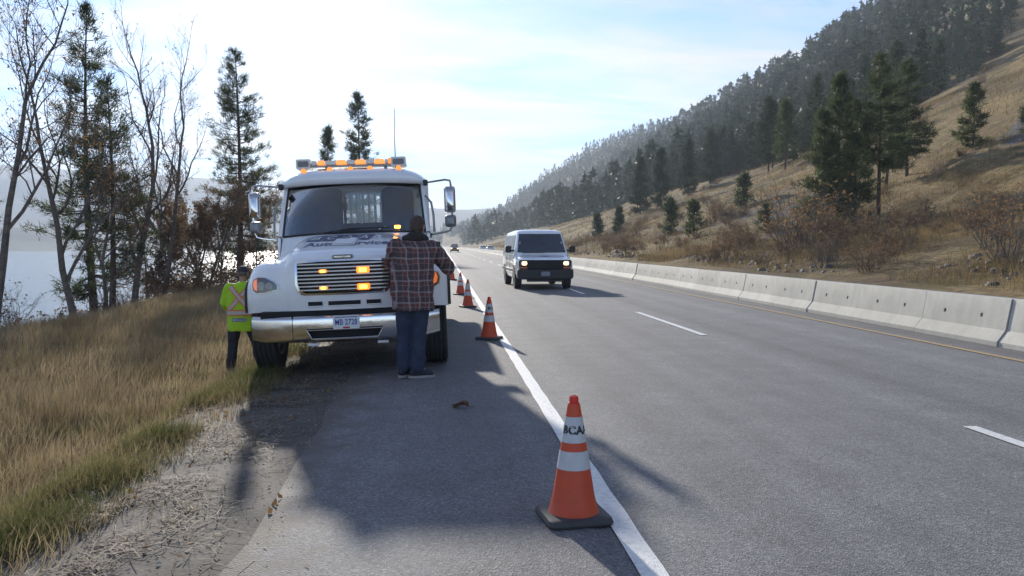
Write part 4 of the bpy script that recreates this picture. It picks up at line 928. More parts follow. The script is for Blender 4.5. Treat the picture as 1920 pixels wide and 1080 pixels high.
def van():
    t = empty('passenger_van', (3.50, 28.3, 0.0), (0, 0, R(1.0)))
    tag(t, 'white passenger van with dark grille and lit headlights, driving on the highway', 'van')
    st = [(.0, .45, .98, .90, .86, .87), (.03, .37, 1.03, .95, .90, .92), (.16, .34, 1.08, .975, .94, .94), (.5, .33, 1.14, .99, 1.0, .95), (.86, .33, 1.20, 1.0, 1.06, .96), (.93, .33, 1.28, 1.0, 1.10, .94),
          (1.2, .33, 1.63, 1.0, 1.13, .88), (1.48, .33, 1.96, 1.0, 1.15, .83), (1.62, .33, 2.04, 1.0, 1.15, .82), (2.0, .33, 2.085, 1.0, 1.15, .815), (3.6, .33, 2.09, 1.0, 1.15, .815), (5.3, .36, 2.06, .99, 1.15, .81), (5.5, .42, 1.98, .95, 1.13, .78)]
    body = loft_body(st, 'body', M_PAINT, t)
    # windscreen, a panel just proud of the sloping front
    def wp(u, v): 
        z = 1.27+(1.93-1.27)*v; y = .922+(1.452-.922)*v; return (u*(.86-.11*v), y-.018-.03*(1-u*u)+.03*u**4, z)
    MB().grid([[wp(u, v) for u in np.linspace(-1, 1, 13)] for v in np.linspace(0, 1, 7)]).build('windscreen', M_VGLASS, t, smooth=60)
    for s in (-1, 1):
        for y0, y1, yt0 in ((1.32, 2.15, 1.62), (2.28, 3.35, 2.28), (3.45, 4.35, 3.45), (4.45, 5.25, 4.45)):
            P = [(y0, 1.22), (y1, 1.22), (y1, 1.88), (yt0, 1.88)]; xx = lambda z: s*(.996-(z-1.15)/(1.93-1.15)*.16+.006)
            MB().add([(xx(z), y, z) for y, z in P]+[(xx(z)-s*.02, y, z) for y, z in P], [(0, 1, 2, 3), (0, 4, 5, 1), (1, 5, 6, 2), (2, 6, 7, 3), (3, 7, 4, 0)]).build('side_window', M_VGLASS, t, smooth=0)
        for y0, y1 in ((1.02, 2.2), (2.24, 3.4)):
            MB().ring([(y0, .52), (y1, .52), (y1, 1.17), (y0, 1.17)], [(y0+.012, .532), (y1-.012, .532), (y1-.012, 1.158), (y0+.012, 1.158)], 'X', s*1.002, s*1.0075).build('door_seam', M_DARK, t)
            MB().box(s*1.02-.012, s*1.02+.012, y1-.2, y1-.06, 1.02, 1.05).build('door_handle', M_BLK, t, bevel=.004)
        MB().box(s*1.004-.006, s*1.004+.006, 1.0, 5.3, .60, .68).build('side_moulding', M_BLK, t, bevel=.003)
        mi = MB().prism(rrect(s*1.15-.10, s*1.15+.10, 1.26, 1.50, .04), 'Y', 1.18, 1.32).build('mirror', M_BLK, t, bevel=.02)
        MB().box(min(s*.95, s*1.1), max(s*.95, s*1.1), 1.22, 1.28, 1.30, 1.36).build('mirror_stalk', M_BLK, mi)
        hl = MB().prism(rrect(s*.74-.13, s*.74+.13, .80, .99, .03), 'Y', -.018, .06).build('headlight', mat('lamp_reflector', (0, 0, 0)), t, bevel=.01)
        MB().prism(rrect(s*.72-.085, s*.72+.085, .845, .965, .045), 'Y', -.026, 0).build('headlight_lens', M_HEAD_ON, hl)
        MB().prism(rrect(s*.76-.14, s*.76+.14, .725, .785, .015), 'Y', -.014, .05).build('turn_signal', mat('turn_signal_unlit', (.45, .12, .03), rough=.3), t, bevel=.005)
        for y in (.85, 4.3):
            car_wheel(t, s*.87, y, .37, .25, s)
            a = [(y+.45*math.cos(q), .37+.45*math.sin(q)) for q in np.linspace(0, math.pi, 15)]; bb = [(y+.40*math.cos(q), .37+.40*math.sin(q)) for q in np.linspace(0, math.pi, 15)]
            MB().add([(s*1.008, p[0], p[1]) for p in a]+[(s*1.008, p[0], p[1]) for p in bb], [(i, i+1, 15+i+1, 15+i) for i in range(14)]).build('wheel_arch', M_DARK, t, smooth=0)
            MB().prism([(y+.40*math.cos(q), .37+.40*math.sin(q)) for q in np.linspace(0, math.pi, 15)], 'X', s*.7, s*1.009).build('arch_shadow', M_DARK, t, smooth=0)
    MB().prism(rrect(-.905, .905, .70, 1.015, .05), 'Y', -.012, .03).build('grille', M_DARK, t, bevel=.008)
    for z in (.78, .85, .92): MB().box(-.58, .58, -.024, -.012, z-.008, z+.008).build('grille_bar', M_BLK, t)
    MB().prism([(-.97, .42), (-.90, .36), (.90, .36), (.97, .42), (.97, .68), (.92, .70), (-.92, .70), (-.97, .68)], 'Y', -.09, .10).build('bumper', M_BLK, t, bevel=.03)
    MB().box(-.62, .62, -.02, .2, .27, .37).build('air_dam', M_BLK, t, bevel=.02)
    MB().prism(rrect(-.15, .15, .47, .62, .015), 'Y', -.100, -.088).build('licence_plate', mat('grey_plate', (.22, .23, .27), rough=.5), t)
    MB().tube([(-.7, .88, 1.262), (.0, .86, 1.275), (.1, .86, 1.272)], .012, n=6).build('wiper', M_BLK, t)
    # swoosh mark on the bonnet
    for nm, m, pts in (('red_swoosh', M_RED, [(-.22, .42), (-.05, .56), (.12, .54), (.02, .50), (-.06, .44)]), ('blue_swoosh', M_BLUE, [(-.10, .36), (.05, .36), (.22, .46), (.08, .42), (-.02, .40)])):
        MB().add([(x+.06, y, np.interp(y, [.16, .5, .86], [1.08, 1.14, 1.20])+.010) for x, y in pts], [tuple(range(5))]).build(nm, m, t, smooth=0)
    return t
van()
def car(name, loc, rz, label, paint, lit, tall=False):
    t = empty(name, loc, (0, 0, rz)); tag(t, label, 'car')
    h = 1.82 if tall else 1.46; nose = .98 if tall else .78
    st = [(.0, .35, nose-.14, .84, .6, .8), (.06, .28, nose-.03, .88, .62, .84), (1.05, .26, nose+.10, .91, .74, .86), (1.3, .26, nose+.17, .91, .78, .84), (1.95, .26, h-.06, .91, .9, .66), (2.4, .26, h, .91, .92, .64), (3.6, .26, h-.02, .91, .92, .64), (4.1, .27, h-.18 if not tall else h-.05, .9, .92, .66), (4.5, .32, nose+.16 if not tall else h-.3, .86, .86, .7)]
    loft_body(st, 'body', paint, t)
    zt = h-.12; zb = nose+.20
    MB().add([(-.80, 1.36, zb), (.80, 1.36, zb), (.62, 1.88, zt), (-.62, 1.88, zt)], [(0, 1, 2, 3)]).build('windscreen', M_VGLASS, t, smooth=0)
    MB().add([(-.70, 4.42, nose+.24), (.70, 4.42, nose+.24), (.60, 4.18, zt), (-.60, 4.18, zt)], [(0, 1, 2, 3)]).build('rear_window', M_VGLASS, t, smooth=0)
    for s in (-1, 1):
        MB().add([(s*.875, 1.7, .98), (s*.875, 4.0, .98), (s*.72, 3.8, zt), (s*.72, 2.1, zt)], [(0, 1, 2, 3)]).build('side_window', M_VGLASS, t, smooth=0)
        MB().prism(rrect(s*.66-.12, s*.66+.12, nose-.22, nose-.06, .04), 'Y', -.03, .05).build('headlight', M_HEAD_ON if lit else M_CLEAR, t)
        MB().box(s*.98-.08, s*.98+.08, 1.55, 1.65, nose+.1, nose+.24).build('mirror', M_BLK, t, bevel=.02)
        for y in (.85, 3.55): car_wheel(t, s*.80, y, .33, .21, s)
    MB().prism(rrect(-.48, .48, nose-.26, nose-.06, .03), 'Y', -.035, .02).build('grille', M_DARK, t)
    MB().box(-.86, .86, -.08, .08, .30, .46).build('bumper', M_BLK, t, bevel=.03)
    return t
M_TAN = mat('tan_car_paint', (.22, .19, .15), rough=.3, coat=.6, var=.05)
car('offroad_car', (2.55, 178, 0), 0, 'small distant off-road car with headlights on, following behind the white van', M_TAN, True, tall=True)
car('oncoming_car', (11.2, 196, 0), math.pi, 'distant white car beyond the barrier, nearer the van', M_PAINT, False)
car('oncoming_car', (11.2, 235, 0), math.pi, 'distant white car beyond the barrier, farther up the road than the other', M_PAINT, False)
for o in list(COL.objects):
    if o.name.startswith('oncoming_car'): o.location.y += 4.5
# a white marker post past the barriers
mp = empty('marker_post', (8.0, 300, 0)); MB().tube([(0, 0, 0), (0, 0, 1.9)], .09, n=10).build('post', M_DWHITE, mp); MB().box(-.1, .1, -.1, .1, 1.55, 1.75).build('reflector', M_BLUE, mp)
tag(mp, 'thin white marker post where the barrier fades into the distance', 'post')
# a dry curled leaf on the shoulder
def leaf():
    P = []
    for v in np.linspace(0, 1, 9):
        w = .055*math.sin(math.pi*min(1, v*1.02+.02))**.6*(1+.25*math.sin(v*18)); P.append([(u*w, (v-.5)*.16, .006+.035*(u*u)+.018*math.sin(v*5)) for u in np.linspace(-1, 1, 7)])
    mb = MB().grid(P).tube([(0, -.08, .01), (.01, -.13, .012)], .003, n=5); o = mb.build('fallen_leaf', mat('dry_leaf', (.13, .075, .04), rough=.8, var=.3, scale=20), smooth=50)
    o.location = (.16, 7.75, .004); o.rotation_euler = (0, 0, R(70)); tag(o, 'single curled brown leaf lying on the bare asphalt shoulder', 'leaf')
leaf()
# ------------------------------------------------------------------ plants
M_BARK = mat('pine_bark', (.055, .038, .028), rough=.95, scale=9, base2=(.12, .085, .062), thr=(.35, .65), bump=.6, bscale=18)
M_BARE = mat('grey_bark', (.085, .070, .060), rough=.95, scale=7, base2=(.19, .16, .135), thr=(.35, .65), bump=.4, bscale=24)
M_NEED = mat('pine_needles', (.045, .066, .028), rough=.6, scale=1.3, base2=(.12, .14, .055), thr=(.35, .65), transl=.42, spec=.3)
M_NEEDB = mat('fir_needles', (.032, .056, .026), rough=.65, scale=.6, base2=(.080, .110, .048), thr=(.35, .65), transl=.12, spec=.15)
M_TWIG = mat('russet_twigs', (.10, .072, .052), rough=.9, scale=3, base2=(.19, .14, .10), thr=(.35, .65))
M_GTWIG = mat('grey_twigs', (.09, .076, .062), rough=.9, scale=3, base2=(.18, .155, .125), thr=(.35, .65))
M_LEAFO = mat('autumn_leaves', (.20, .10, .04), rough=.7, scale=5, base2=(.36, .22, .085), thr=(.35, .65), transl=.45)
M_LEAFB = mat('brown_leaves', (.15, .092, .052), rough=.8, scale=4, base2=(.27, .18, .10), thr=(.35, .65), transl=.4)

def needles(C, D, k, ln, wd, g, spread=.9, jit=.10):
    """k thin needles-tufts at each centre C, leaning along D"""
    n = len(C); C = np.repeat(C, k, 0); D = np.repeat(D, k, 0); m = n*k
    r = g.normal(size=(m, 3)); d = D + spread*r/np.linalg.norm(r, axis=1, keepdims=True)*g.uniform(.3, 1.2, (m, 1)); d /= np.linalg.norm(d, axis=1, keepdims=True)
    w = np.cross(d, g.normal(size=(m, 3))); w /= np.linalg.norm(w, axis=1, keepdims=True)+1e-9
    b = C + g.normal(size=(m, 3))*jit; L_ = ln*g.uniform(.6, 1.25, (m, 1)); W = wd*g.uniform(.6, 1.3, (m, 1))
    V = np.stack([b - w*W*.5, b + w*W*.5, b + d*L_], 1).reshape(-1, 3); return V, np.arange(m*3).reshape(-1, 3)
def conifer(h, rmax, bare, seed, gap=.45, nl=.30, nw=.05, per=12, density=1.0, open_=.5, droop=.15, taper=1.0, sides=5, clump=.32):
    """returns trunk MB and needle arrays; bare = part of the height without limbs, open_ = how gappy"""
    g = np.random.default_rng(seed); tr = MB()
    path = [(0, 0, -.4)]; bend = g.normal(size=2)*.012*h
    for u in np.linspace(.02, 1, 10): path.append((bend[0]*math.sin(u*3), bend[1]*math.sin(u*2.6), u*h))
    r0 = .0125*h+.03; tr.tube(path, [r0*1.3]+[r0*(1-u*.93) for u in np.linspace(.02, 1, 10)], n=8)
    def axis(z): u = z/h; return np.array([bend[0]*math.sin(u*3), bend[1]*math.sin(u*2.6), z])
    C = []; D = []; z = bare*h; a0 = g.uniform(0, 6)
    while z < h*.985:
        u = (z-bare*h)/(h*(1-bare)); R_ = rmax*(np.clip(1-u, 0, 1)**taper)*(.55+.45*min(1, u/.16+.25)) + .12
        for k in range(int(g.integers(3, 6))):
            if g.random() < open_*.55: continue
            a = a0+g.uniform(0, 6.28); L_ = R_*g.uniform(.55, 1.12); up = (.42*u - droop*(1-u)) + g.normal()*.08
            d = np.array([math.cos(a), math.sin(a), up]); s = axis(z)+np.array([0, 0, g.uniform(-.1, .1)]); e = s+d*L_; mid = s+d*L_*.55+np.array([0, 0, -.06*L_])
            e[2] += .10*L_
            tr.tube([s, mid, e], [max(.012, r0*.26*(1-u*.7)), max(.008, r0*.15*(1-u*.7)), .005], n=4, cap=False)
            m = max(2, int(L_/clump*density))
            for q in range(m):
                t = (.28+.72*(q+g.random())/m); c = (s*(1-t)+mid*t if t < .55 else mid*(1-(t-.55)/.45)+e*(t-.55)/.45) if False else s+(e-s)*t+np.array([0, 0, -.06*L_*math.sin(t*math.pi)])
                side = np.array([-d[1], d[0], 0])*g.normal()*.26*L_*t*.8
                C.append(c+side+np.array([0, 0, g.uniform(-.02, .10)])); D.append(d*.55+side/(L_+.1)*.6+np.array([0, 0, .38]))
        z += gap*g.uniform(.7, 1.3)*(1-.35*u)
    for q in range(4): C.append(axis(h*(.96+.012*q))); D.append(np.array([0, 0, 1.]))
    V, F = needles(np.array(C), np.array(D), per, nl, nw, g, jit=nl*.28)
    return tr, V, F
def needle_mesh(V, F, m): return raw('_crown', V, F, m)
def place_tree(name, trunk_me, crown_me, loc, rz, s, label, cat, group=None, tm=None):
    t = empty(name, loc, (0, 0, rz)); t.scale = (s[0], s[0], s[1]) if hasattr(s, '__len__') else (s, s, s); tag(t, label, cat, group)
    a = bpy.data.objects.new('trunk', trunk_me); COL.objects.link(a); a.parent = t
    b = bpy.data.objects.new('crown', crown_me); COL.objects.link(b); b.parent = t
    return t
def mb_mesh(mb, m, name='trunk'):
    o = mb.build(name, m, smooth=50, fix=False); me = o.data; bpy.data.objects.remove(o); return me

# --- ponderosa pines on the lake bank
BANK = [(-15.0, 35.5, 15.6, 2.3, .20, 101, .42, 'tall dark pine with open tiers, standing among bare trees on the lake bank'),
        (-13.6, 33.5, 11.2, 2.0, .30, 102, .5, 'shorter dark pine with a thick trunk, between bare trees on the lake bank'),
        (-14.0, 58.7, 17.6, 3.3, .20, 103, .16, 'full broad pine standing alone on the bank just beside the truck mirror'),
        (-12.0, 121, 24.5, 4.0, .12, 104, .15, 'tall pine rising behind the light bar of the tow truck'),
        (-14.0, 104, 18.6, 2.2, .15, 105, .18, 'slim pine top beside the taller pine behind the light bar')]
for x, y, h, rm, br, sd, op, lb in BANK:
    if y < 45: y *= 1.055; h *= .965
    near = y < 70
    tr, V, F = conifer(h, rm, br, sd, gap=.36 if near else .5, nl=.34 if near else .62, nw=.034 if near else .11, per=24 if near else 16, open_=op+.08, droop=.12, taper=.62, clump=.26 if near else .42)
    place_tree('pine_tree', mb_mesh(tr, M_BARK), needle_mesh(V, F, M_NEED), (x, y, float(T(x, y))-.1), 0, 1.0, lb, 'tree', 'pines on the lake bank')

# --- bare broadleaf trees
def bare_tree(h, r0, seed, lean=(0, 0), levels=4, forks=2, leaf=0.0, spread=.55, leaf_size=.06, first=.32):
    g = np.random.default_rng(seed); mb = MB(); tips = []
    def grow(p, d, L_, r, lv):
        n = 5 if lv < 2 else 4 if lv < 3 else 3; pts = [p]; rad = [r]
        for i in range(n):
            d = d + g.normal(size=3)*(.10 if lv == 0 else .17) + np.array([0, 0, .10 if lv else .03]); d = d/np.linalg.norm(d)
            pts.append(pts[-1]+d*L_/n); rad.append(max(.0035, r*(1-(.62 if lv < levels else .8)*(i+1)/n)))
        mb.tube(pts, rad, n=7 if lv == 0 else 5 if lv == 1 else 3, cap=False)
        if lv >= levels: tips.append((pts[-1], d)); tips.append((pts[1], d)); return
        kids = (forks + int(g.integers(3, 6))) if lv == 0 else int(g.integers(4, 7)) if lv < levels-1 else int(g.integers(4, 7))
        for k in range(kids):
            t = first+(1-first)*(k+g.random())/kids if lv == 0 else .22+.78*(k+g.random())/kids; i = min(int(t*n), n-1); q = pts[i]+(pts[i+1]-pts[i])*(t*n-i)
            a = g.normal(size=3); a -= d*np.dot(a, d); a /= np.linalg.norm(a)+1e-9
            nd = d*(1-spread*.6)+a*spread*g.uniform(.7, 1.25); nd /= np.linalg.norm(nd)
            grow(q, nd, L_*g.uniform(.38, .62)*(1.05-.3*t), max(.004, np.interp(t*n, range(n+1), rad)*.62), lv+1)
        grow(pts[-1], d, L_*.42, rad[-1], lv+1)
    d0 = np.array([lean[0], lean[1], 1.0]); d0 /= np.linalg.norm(d0); grow(np.array([0, 0, -.5]), d0, h*.72, r0, 0)
    C = np.array([t[0] for t in tips]); D = np.array([t[1] for t in tips])
    if leaf > 0:
        k = int(len(C)*leaf); ix = g.choice(len(C), max(k, 4), replace=leaf > 1); V, F = needles(C[ix], D[ix]*.2-np.array([0, 0, .5]), 1, leaf_size*1.5, leaf_size, g, spread=1.0, jit=.05)
    else: V, F = needles(C[:4], D[:4], 1, .03, .02, g)
    return mb, V, F
BARES = [(-11.7, 22.4, 9.8, .125, 201, (-.03, 0), .10, 'bare grey tree with upswept limbs at the near end of the bank trees'),
         (-12.4, 28.0, 10.0, .14, 202, (-.30, .0), .30, 'bare tree leaning out over the lake with a few rusty leaves'),
         (-12.6, 30.5, 7.6, .09, 207, (.10, .0), .25, 'small forked bare tree beside the leaning tree'),
         (-13.2, 34.8, 12.0, .17, 203, (.10, .0), .10, 'thick bare tree forking low beside the tall dark pine'),
         (-13.5, 39.0, 13.0, .15, 204, (-.02, .0), .08, 'tall pale bare tree with fine upright twigs, beyond the dark pines'),
         (-12.8, 43.5, 8.0, .10, 205, (.18, .0), .40, 'slender bare tree bending over the russet bushes'),
         (-14.5, 26.0, 9.0, .10, 206, (-.08, .0), .12, 'thin bare tree standing low on the bank close to the water'),
         (-13.0, 50.0, 7.5, .09, 208, (.05, .0), .5, 'bare bushy tree in front of the broad pine')]
RUSS = [(-13.4, 43.0, 7.2, .09, 221, (.1, 0), 'russet bushy tree with clinging leaves behind the person in hi-vis'), (-13.0, 47.0, 7.6, .09, 222, (-.1, 0), 'round russet bushy tree beside the broad pine, towards the bare trees'),
        (-12.6, 52.0, 6.4, .08, 223, (.1, 0), 'low russet bushy tree at the foot of the broad pine'), (-13.5, 62.0, 8.0, .09, 224, (.1, 0), 'russet bushy tree just beyond the broad pine'), (-14.5, 39.5, 6.5, .08, 225, (0, 0), 'russet bushy tree by the tall pale bare tree')]
BARES += [(x, y, h, r, sd, ln, 2.4, lb) for x, y, h, r, sd, ln, lb in RUSS]
for x, y, h, r0, sd, ln, lf, lb in BARES:
    if 23 < y < 45: y *= 1.055
    mb, V, F = bare_tree(h, r0, sd, ln, leaf=lf, leaf_size=.07)
    place_tree('bare_tree', mb_mesh(mb, M_BARE), needle_mesh(V, F, M_LEAFO if sd in (202, 205, 208) else M_LEAFB), (x, y, float(T(x, y))-.05), 0, 1.0, lb, 'tree', 'bare trees on the lake bank')

# --- shrubs: several kinds of twig thickets, copied
def thicket(h, seed, stems=14, leaf=.6, lsize=.06):
    g = np.random.default_rng(seed); mb = MB(); C = []
    for k in range(stems):
        a = g.uniform(0, 6.28); r = g.uniform(0, .28*h); p = np.array([r*math.cos(a), r*math.sin(a), -.15]); d = np.array([math.cos(a)*g.uniform(.05, .5), math.sin(a)*g.uniform(.05, .5), 1.0]); L_ = h*g.uniform(.6, 1.05)
        pts = [p]
        for i in range(4): d = d+g.normal(size=3)*.14; d /= np.linalg.norm(d); pts.append(pts[-1]+d*L_/4)
        mb.tube(pts, [.014*h**.5, .011*h**.5, .009, .006, .003], n=3, cap=False)
        for j in range(7):
            t = g.uniform(.25, 1); i = min(int(t*4), 3); q = pts[i]+(pts[i+1]-pts[i])*(t*4-i); e = d+g.normal(size=3)*.55; e /= np.linalg.norm(e); l2 = L_*g.uniform(.15, .35)
            mb.tube([q, q+e*l2*.5+g.normal(size=3)*.03, q+e*l2], [.006, .005, .002], n=3, cap=False); C.append(q+e*l2); 
            for z in range(3):
                e2 = e+g.normal(size=3)*.6; e2 /= np.linalg.norm(e2); q2 = q+e*l2*g.uniform(.3, 1); mb.tube([q2, q2+e2*l2*.5], [.004, .0015], n=3, cap=False); C.append(q2+e2*l2*.4)
    C = np.array(C); n = max(3, int(len(C)*leaf)); ix = g.choice(len(C), n, replace=leaf > 1)
    V, F = needles(C[ix], np.tile([0, 0, -.2], (n, 1)), 2, lsize*1.4, lsize, g, spread=1, jit=.06); return mb, V, F
KINDS = []
for sd, h, st, lf, ls, tm, lm, lab, cat in ((301, 2.6, 20, 1.2, .085, M_TWIG, M_LEAFB, 'russet thicket with clinging brown leaves', 'bush'), (302, 2.2, 22, .25, .06, M_GTWIG, M_LEAFB, 'bare grey-brown thicket', 'bush'),
                                (303, 2.8, 16, .34, .07, M_GTWIG, M_LEAFO, 'thin shrub with scattered orange leaves', 'bush'), (304, 1.5, 24, .5, .06, M_TWIG, M_LEAFB, 'low brown scrub clump', 'bush'),
                                (305, 1.2, 26, .3, .05, M_GTWIG, M_LEAFO, 'low grey scrub clump', 'bush')):
    mb, V, F = thicket(h, sd, st, lf, ls); KINDS.append((mb_mesh(mb, tm, 'stems'), raw('_leaves', V, F, lm), lab))
def shrub(k, x, y, s, rz, where, group):
    t = empty('shrub', (x, y, float(T(x, y))), (0, 0, rz)); t.scale = (s*1.15, s*1.15, s); tag(t, KINDS[k][2]+' '+where, 'bush', group)
    for nm, me in (('stems', KINDS[k][0]), ('leaves', KINDS[k][1])):
        o = bpy.data.objects.new(nm, me); COL.objects.link(o); o.parent = t
rs = random.Random(5)
for i in range(46):
    y = 22+i*1.6+rs.uniform(-1.2, 1.2); x = rs.uniform(-15.5, -11.8); s = rs.uniform(.55, 1.0)
    if y > 40: s *= rs.uniform(1.1, 1.9)
    shrub(rs.choice((0, 1, 1, 0, 2) if y < 40 else (0, 0, 0, 1)), x, y, s, rs.uniform(0, 6), 'on the lake bank under the trees', 'shrubs on the lake bank')
n = 0
while n < 90:
    y = 22+150*rs.random()**1.5; x = rs.uniform(18.5, 24+.16*y)
    if x/y > .72: continue
    shrub(rs.choice((0, 1, 1, 3, 3, 4, 4)), x, y, rs.uniform(.5, 1.05)*(1 if y < 90 else 1.3), rs.uniform(0, 6), 'on the slope above the concrete barriers', 'shrubs on the hillside'); n += 1
n = 0
while n < 70:
    y = rs.uniform(55, 200); x = rs.uniform(34, 40+.42*y)
    if x/y > .72: continue
    shrub(rs.choice((3, 4, 4, 1)), x, y, rs.uniform(.45, 1.0), rs.uniform(0, 6), 'high on the open grassy slope', 'shrubs on the upper slope'); n += 1
for x, y, s in ((22.1, 50.1, 1.7), (23.6, 52.5, 1.5), (25.1, 59.2, 1.6), (21.3, 29.7, .95), (22.6, 31.5, 1.0), (23.4, 33.5, .9), (27, 56, 1.2)): shrub(2, x, y, s, rs.uniform(0, 6), 'on the slope above the concrete barriers', 'shrubs on the hillside')

# --- pines on the open slope
HILL = [(34.5, 63.7, 12.6, 2.7, .30, .45, 'tall pine with a long bare lower trunk, beside the mixed clump on the slope'),
        (30.0, 61.1, 11.8, 2.2, .16, .30, 'tall narrow pine at the centre of the mixed clump on the slope'),
        (28.4, 60.5, 9.2, 2.0, .10, .25, 'mid-height pine at the front of the mixed clump on the slope'),
        (31.2, 61.0, 7.0, 1.8, .12, .3, 'short pine between the two tall pines of the mixed clump'),
        (32.6, 64.0, 9.6, 2.1, .2, .3, 'leafy pine tucked behind the tall pines of the mixed clump'),
        (43.0, 74.4, 10.8, 2.6, .22, .25, 'dense dark pine standing uphill behind the mixed clump'),
        (40.5, 73.5, 9.5, 2.3, .2, .25, 'round-topped pine just uphill of the mixed clump'),
        (47.5, 71.6, 5.7, 1.7, .03, .05, 'bushy young cone-shaped pine alone on the dry grass'),
        (155, 225, 13, 3.2, .06, .05, 'conical fir high on the pale upper slope, largest of its row'),
        (156, 242, 12, 3.0, .06, .1, 'fir at the middle of the row on the pale upper slope'),
        (154, 231, 9, 2.6, .06, .1, 'short fir between taller ones on the pale upper slope'),
        (155, 252, 12, 3.2, .06, .1, 'fir at the forest end of the row on the pale upper slope'),
        (39.9, 108, 4.2, 1.1, .06, .15, 'small young pine alone on the grassy spur'),
        (31.6, 114, 4.9, 1.2, .06, .15, 'small dark pine at the foot of the grassy spur'),
        (29.2, 95.2, 4.0, 1.0, .1, .3, 'thin young pine among brown scrub below the spur'),
        (63.6, 159, 14.2, 3.0, .14, .2, 'broad pine on the brow of the spur'),
        (66.0, 163, 13.0, 3.0, .14, .2, 'broad pine tucked behind the pines on the brow'),
        (56.4, 134, 11.2, 2.5, .2, .25, 'pine with a bare lower trunk at the end of the brow'),
        (48.4, 182, 13, 2.8, .05, .1, 'dark fir at the forest edge below the brow'),
        (66.7, 204, 13, 2.8, .05, .1, 'dark fir where the forest meets the grassy spur'),
        (58.1, 194, 13, 2.8, .05, .1, 'dark fir just inside the forest edge by the spur'),
        (46.3, 193, 13, 2.8, .05, .1, 'dark fir low on the forest edge past the spur'),
        (49.8, 67.5, 2.6, .9, .05, .1, 'little pine on the dry slope uphill of the young cone-shaped pine'),
        (195, 275, 9, 2.4, .05, .1, 'lone fir at the top of the pale upper slope'),
        (30.4, 76.7, 2.4, .8, .05, .2, 'little pine sapling among the scrub'),
        (31.1, 166, 4.6, 1.3, .08, .2, 'small pine far along the foot of the slope'), (31.2, 146, 4.6, 1.3, .08, .2, 'small pine at the foot of the slope among russet scrub')]
for i, (x, y, h, rm, br, op, lb) in enumerate(HILL):
    big = y < 90
    tr, V, F = conifer(h, rm, br, 400+i, gap=.32 if big else .42, nl=.42 if big else .7, nw=.075 if big else .17, per=17 if big else 12, open_=op*.95, droop=.10, taper=.72, clump=.28 if big else .42)
    place_tree('pine_tree', mb_mesh(tr, M_BARK), needle_mesh(V, F, M_NEED if y < 140 else M_NEEDB), (x, y, float(T(x, y))-.1), 0, 1.0, lb, 'tree', 'conifers on the open slope')

# --- forest on the hill: 300 nearest as trees, the rest as one mass
VAR = []
for i in range(4):
    tr, V, F = conifer(14, 2.7+.3*(i % 2), .06+.03*i, 500+i, gap=.62, nl=.75, nw=.20, per=7, open_=.12+.08*i, droop=.16, taper=.85, clump=.75)
    VAR.append((mb_mesh(tr, M_BARK), raw('_crown', V, F, M_NEEDB)))
def forest_points():
    g = np.random.default_rng(77); out = []
    def sample(n, x0, x1, y0, y1):
        X = g.uniform(x0, x1, n); Y = g.uniform(y0, y1, n)
        edge = np.where(Y < 350, 71, np.maximum(26, 71-(Y-350)*.16)) + 9*fbm(X/30, Y/30, 41)*2
        ok = (X > edge) & (Y > 128+np.maximum(0, X-72)*1.22 + 30*fbm(X/25, Y/25, 43)) & (vnoise(X/26, Y/40, 44) > .18)
        return np.stack([X[ok], Y[ok]], 1)
    A = sample(4600, 60, 350, 125, 620); B = sample(3400, 24, 360, 620, 1750)
    X = g.uniform(-190, 40, 500); Y = g.uniform(1450, 1900, 500); P = np.concatenate([A, B, np.stack([X, Y], 1)]); return P, g
FP, fg = forest_points()
d = np.hypot(FP[:, 0], FP[:, 1]); order = np.argsort(d); FP = FP[order]; FZ = T(FP[:, 0], FP[:, 1])
hs = .6+1.15*fg.random(len(FP))**1.8
hs[:270] = .55+.55*fg.random(270)
for k in range(270):
    tm, cm = VAR[k % 4]
    place_tree('forest_conifer', tm, cm, (FP[k, 0], FP[k, 1], FZ[k]-.2), fg.uniform(0, 6.28), (hs[k]*fg.uniform(.85, 1.1), hs[k]), 'dark conifer in the dense forest covering the upper hillside', 'tree', 'forest conifers on the hillside')
def far_forest():
    Pn, Zn, H = FP[270:], FZ[270:], hs[270:]*14; n = len(Pn); g = np.random.default_rng(9); k = 46
    u = g.random((n, k))**.85; a = g.uniform(0, 6.28, (n, k)); rr = (1-u)*.145*g.uniform(.55, 1.15, (n, k)) + .01
    X = Pn[:, None, 0]+rr*H[:, None]*np.cos(a); Y = Pn[:, None, 1]+rr*H[:, None]*np.sin(a); Z = Zn[:, None]+(.04+.96*u)*H[:, None]
    c = np.stack([X, Y, Z], -1).reshape(-1, 3); out = np.stack([np.cos(a), np.sin(a), np.full_like(a, -.35)], -1).reshape(-1, 3); Hh = np.repeat(H, k)[:, None]
    ln = Hh*.085*g.uniform(.7, 1.3, (len(c), 1)); w = np.cross(out, g.normal(size=out.shape)); w /= np.linalg.norm(w, axis=1, keepdims=True); w *= Hh*.05
    V = np.stack([c-w, c+w, c+out*ln*1.2+np.array([0, 0, .02])*Hh], 1); tip = np.stack([Pn[:, 0], Pn[:, 1], Zn+H*1.08], 1)
    t3 = np.concatenate([np.stack([tip, tip+np.array([dx, dy, -5.5]), tip-np.array([dx, dy, 5.5])], 1) for dx, dy in ((1.15, .2), (-.4, 1.0), (.7, -.8))])
    V = np.concatenate([V, t3]).reshape(-1, 3); o = raw('forest', V, np.arange(len(V)).reshape(-1, 3), M_NEEDB); tag(o, 'far dark conifer forest merging into one mass along the hill', 'forest', kind='stuff')
far_forest()

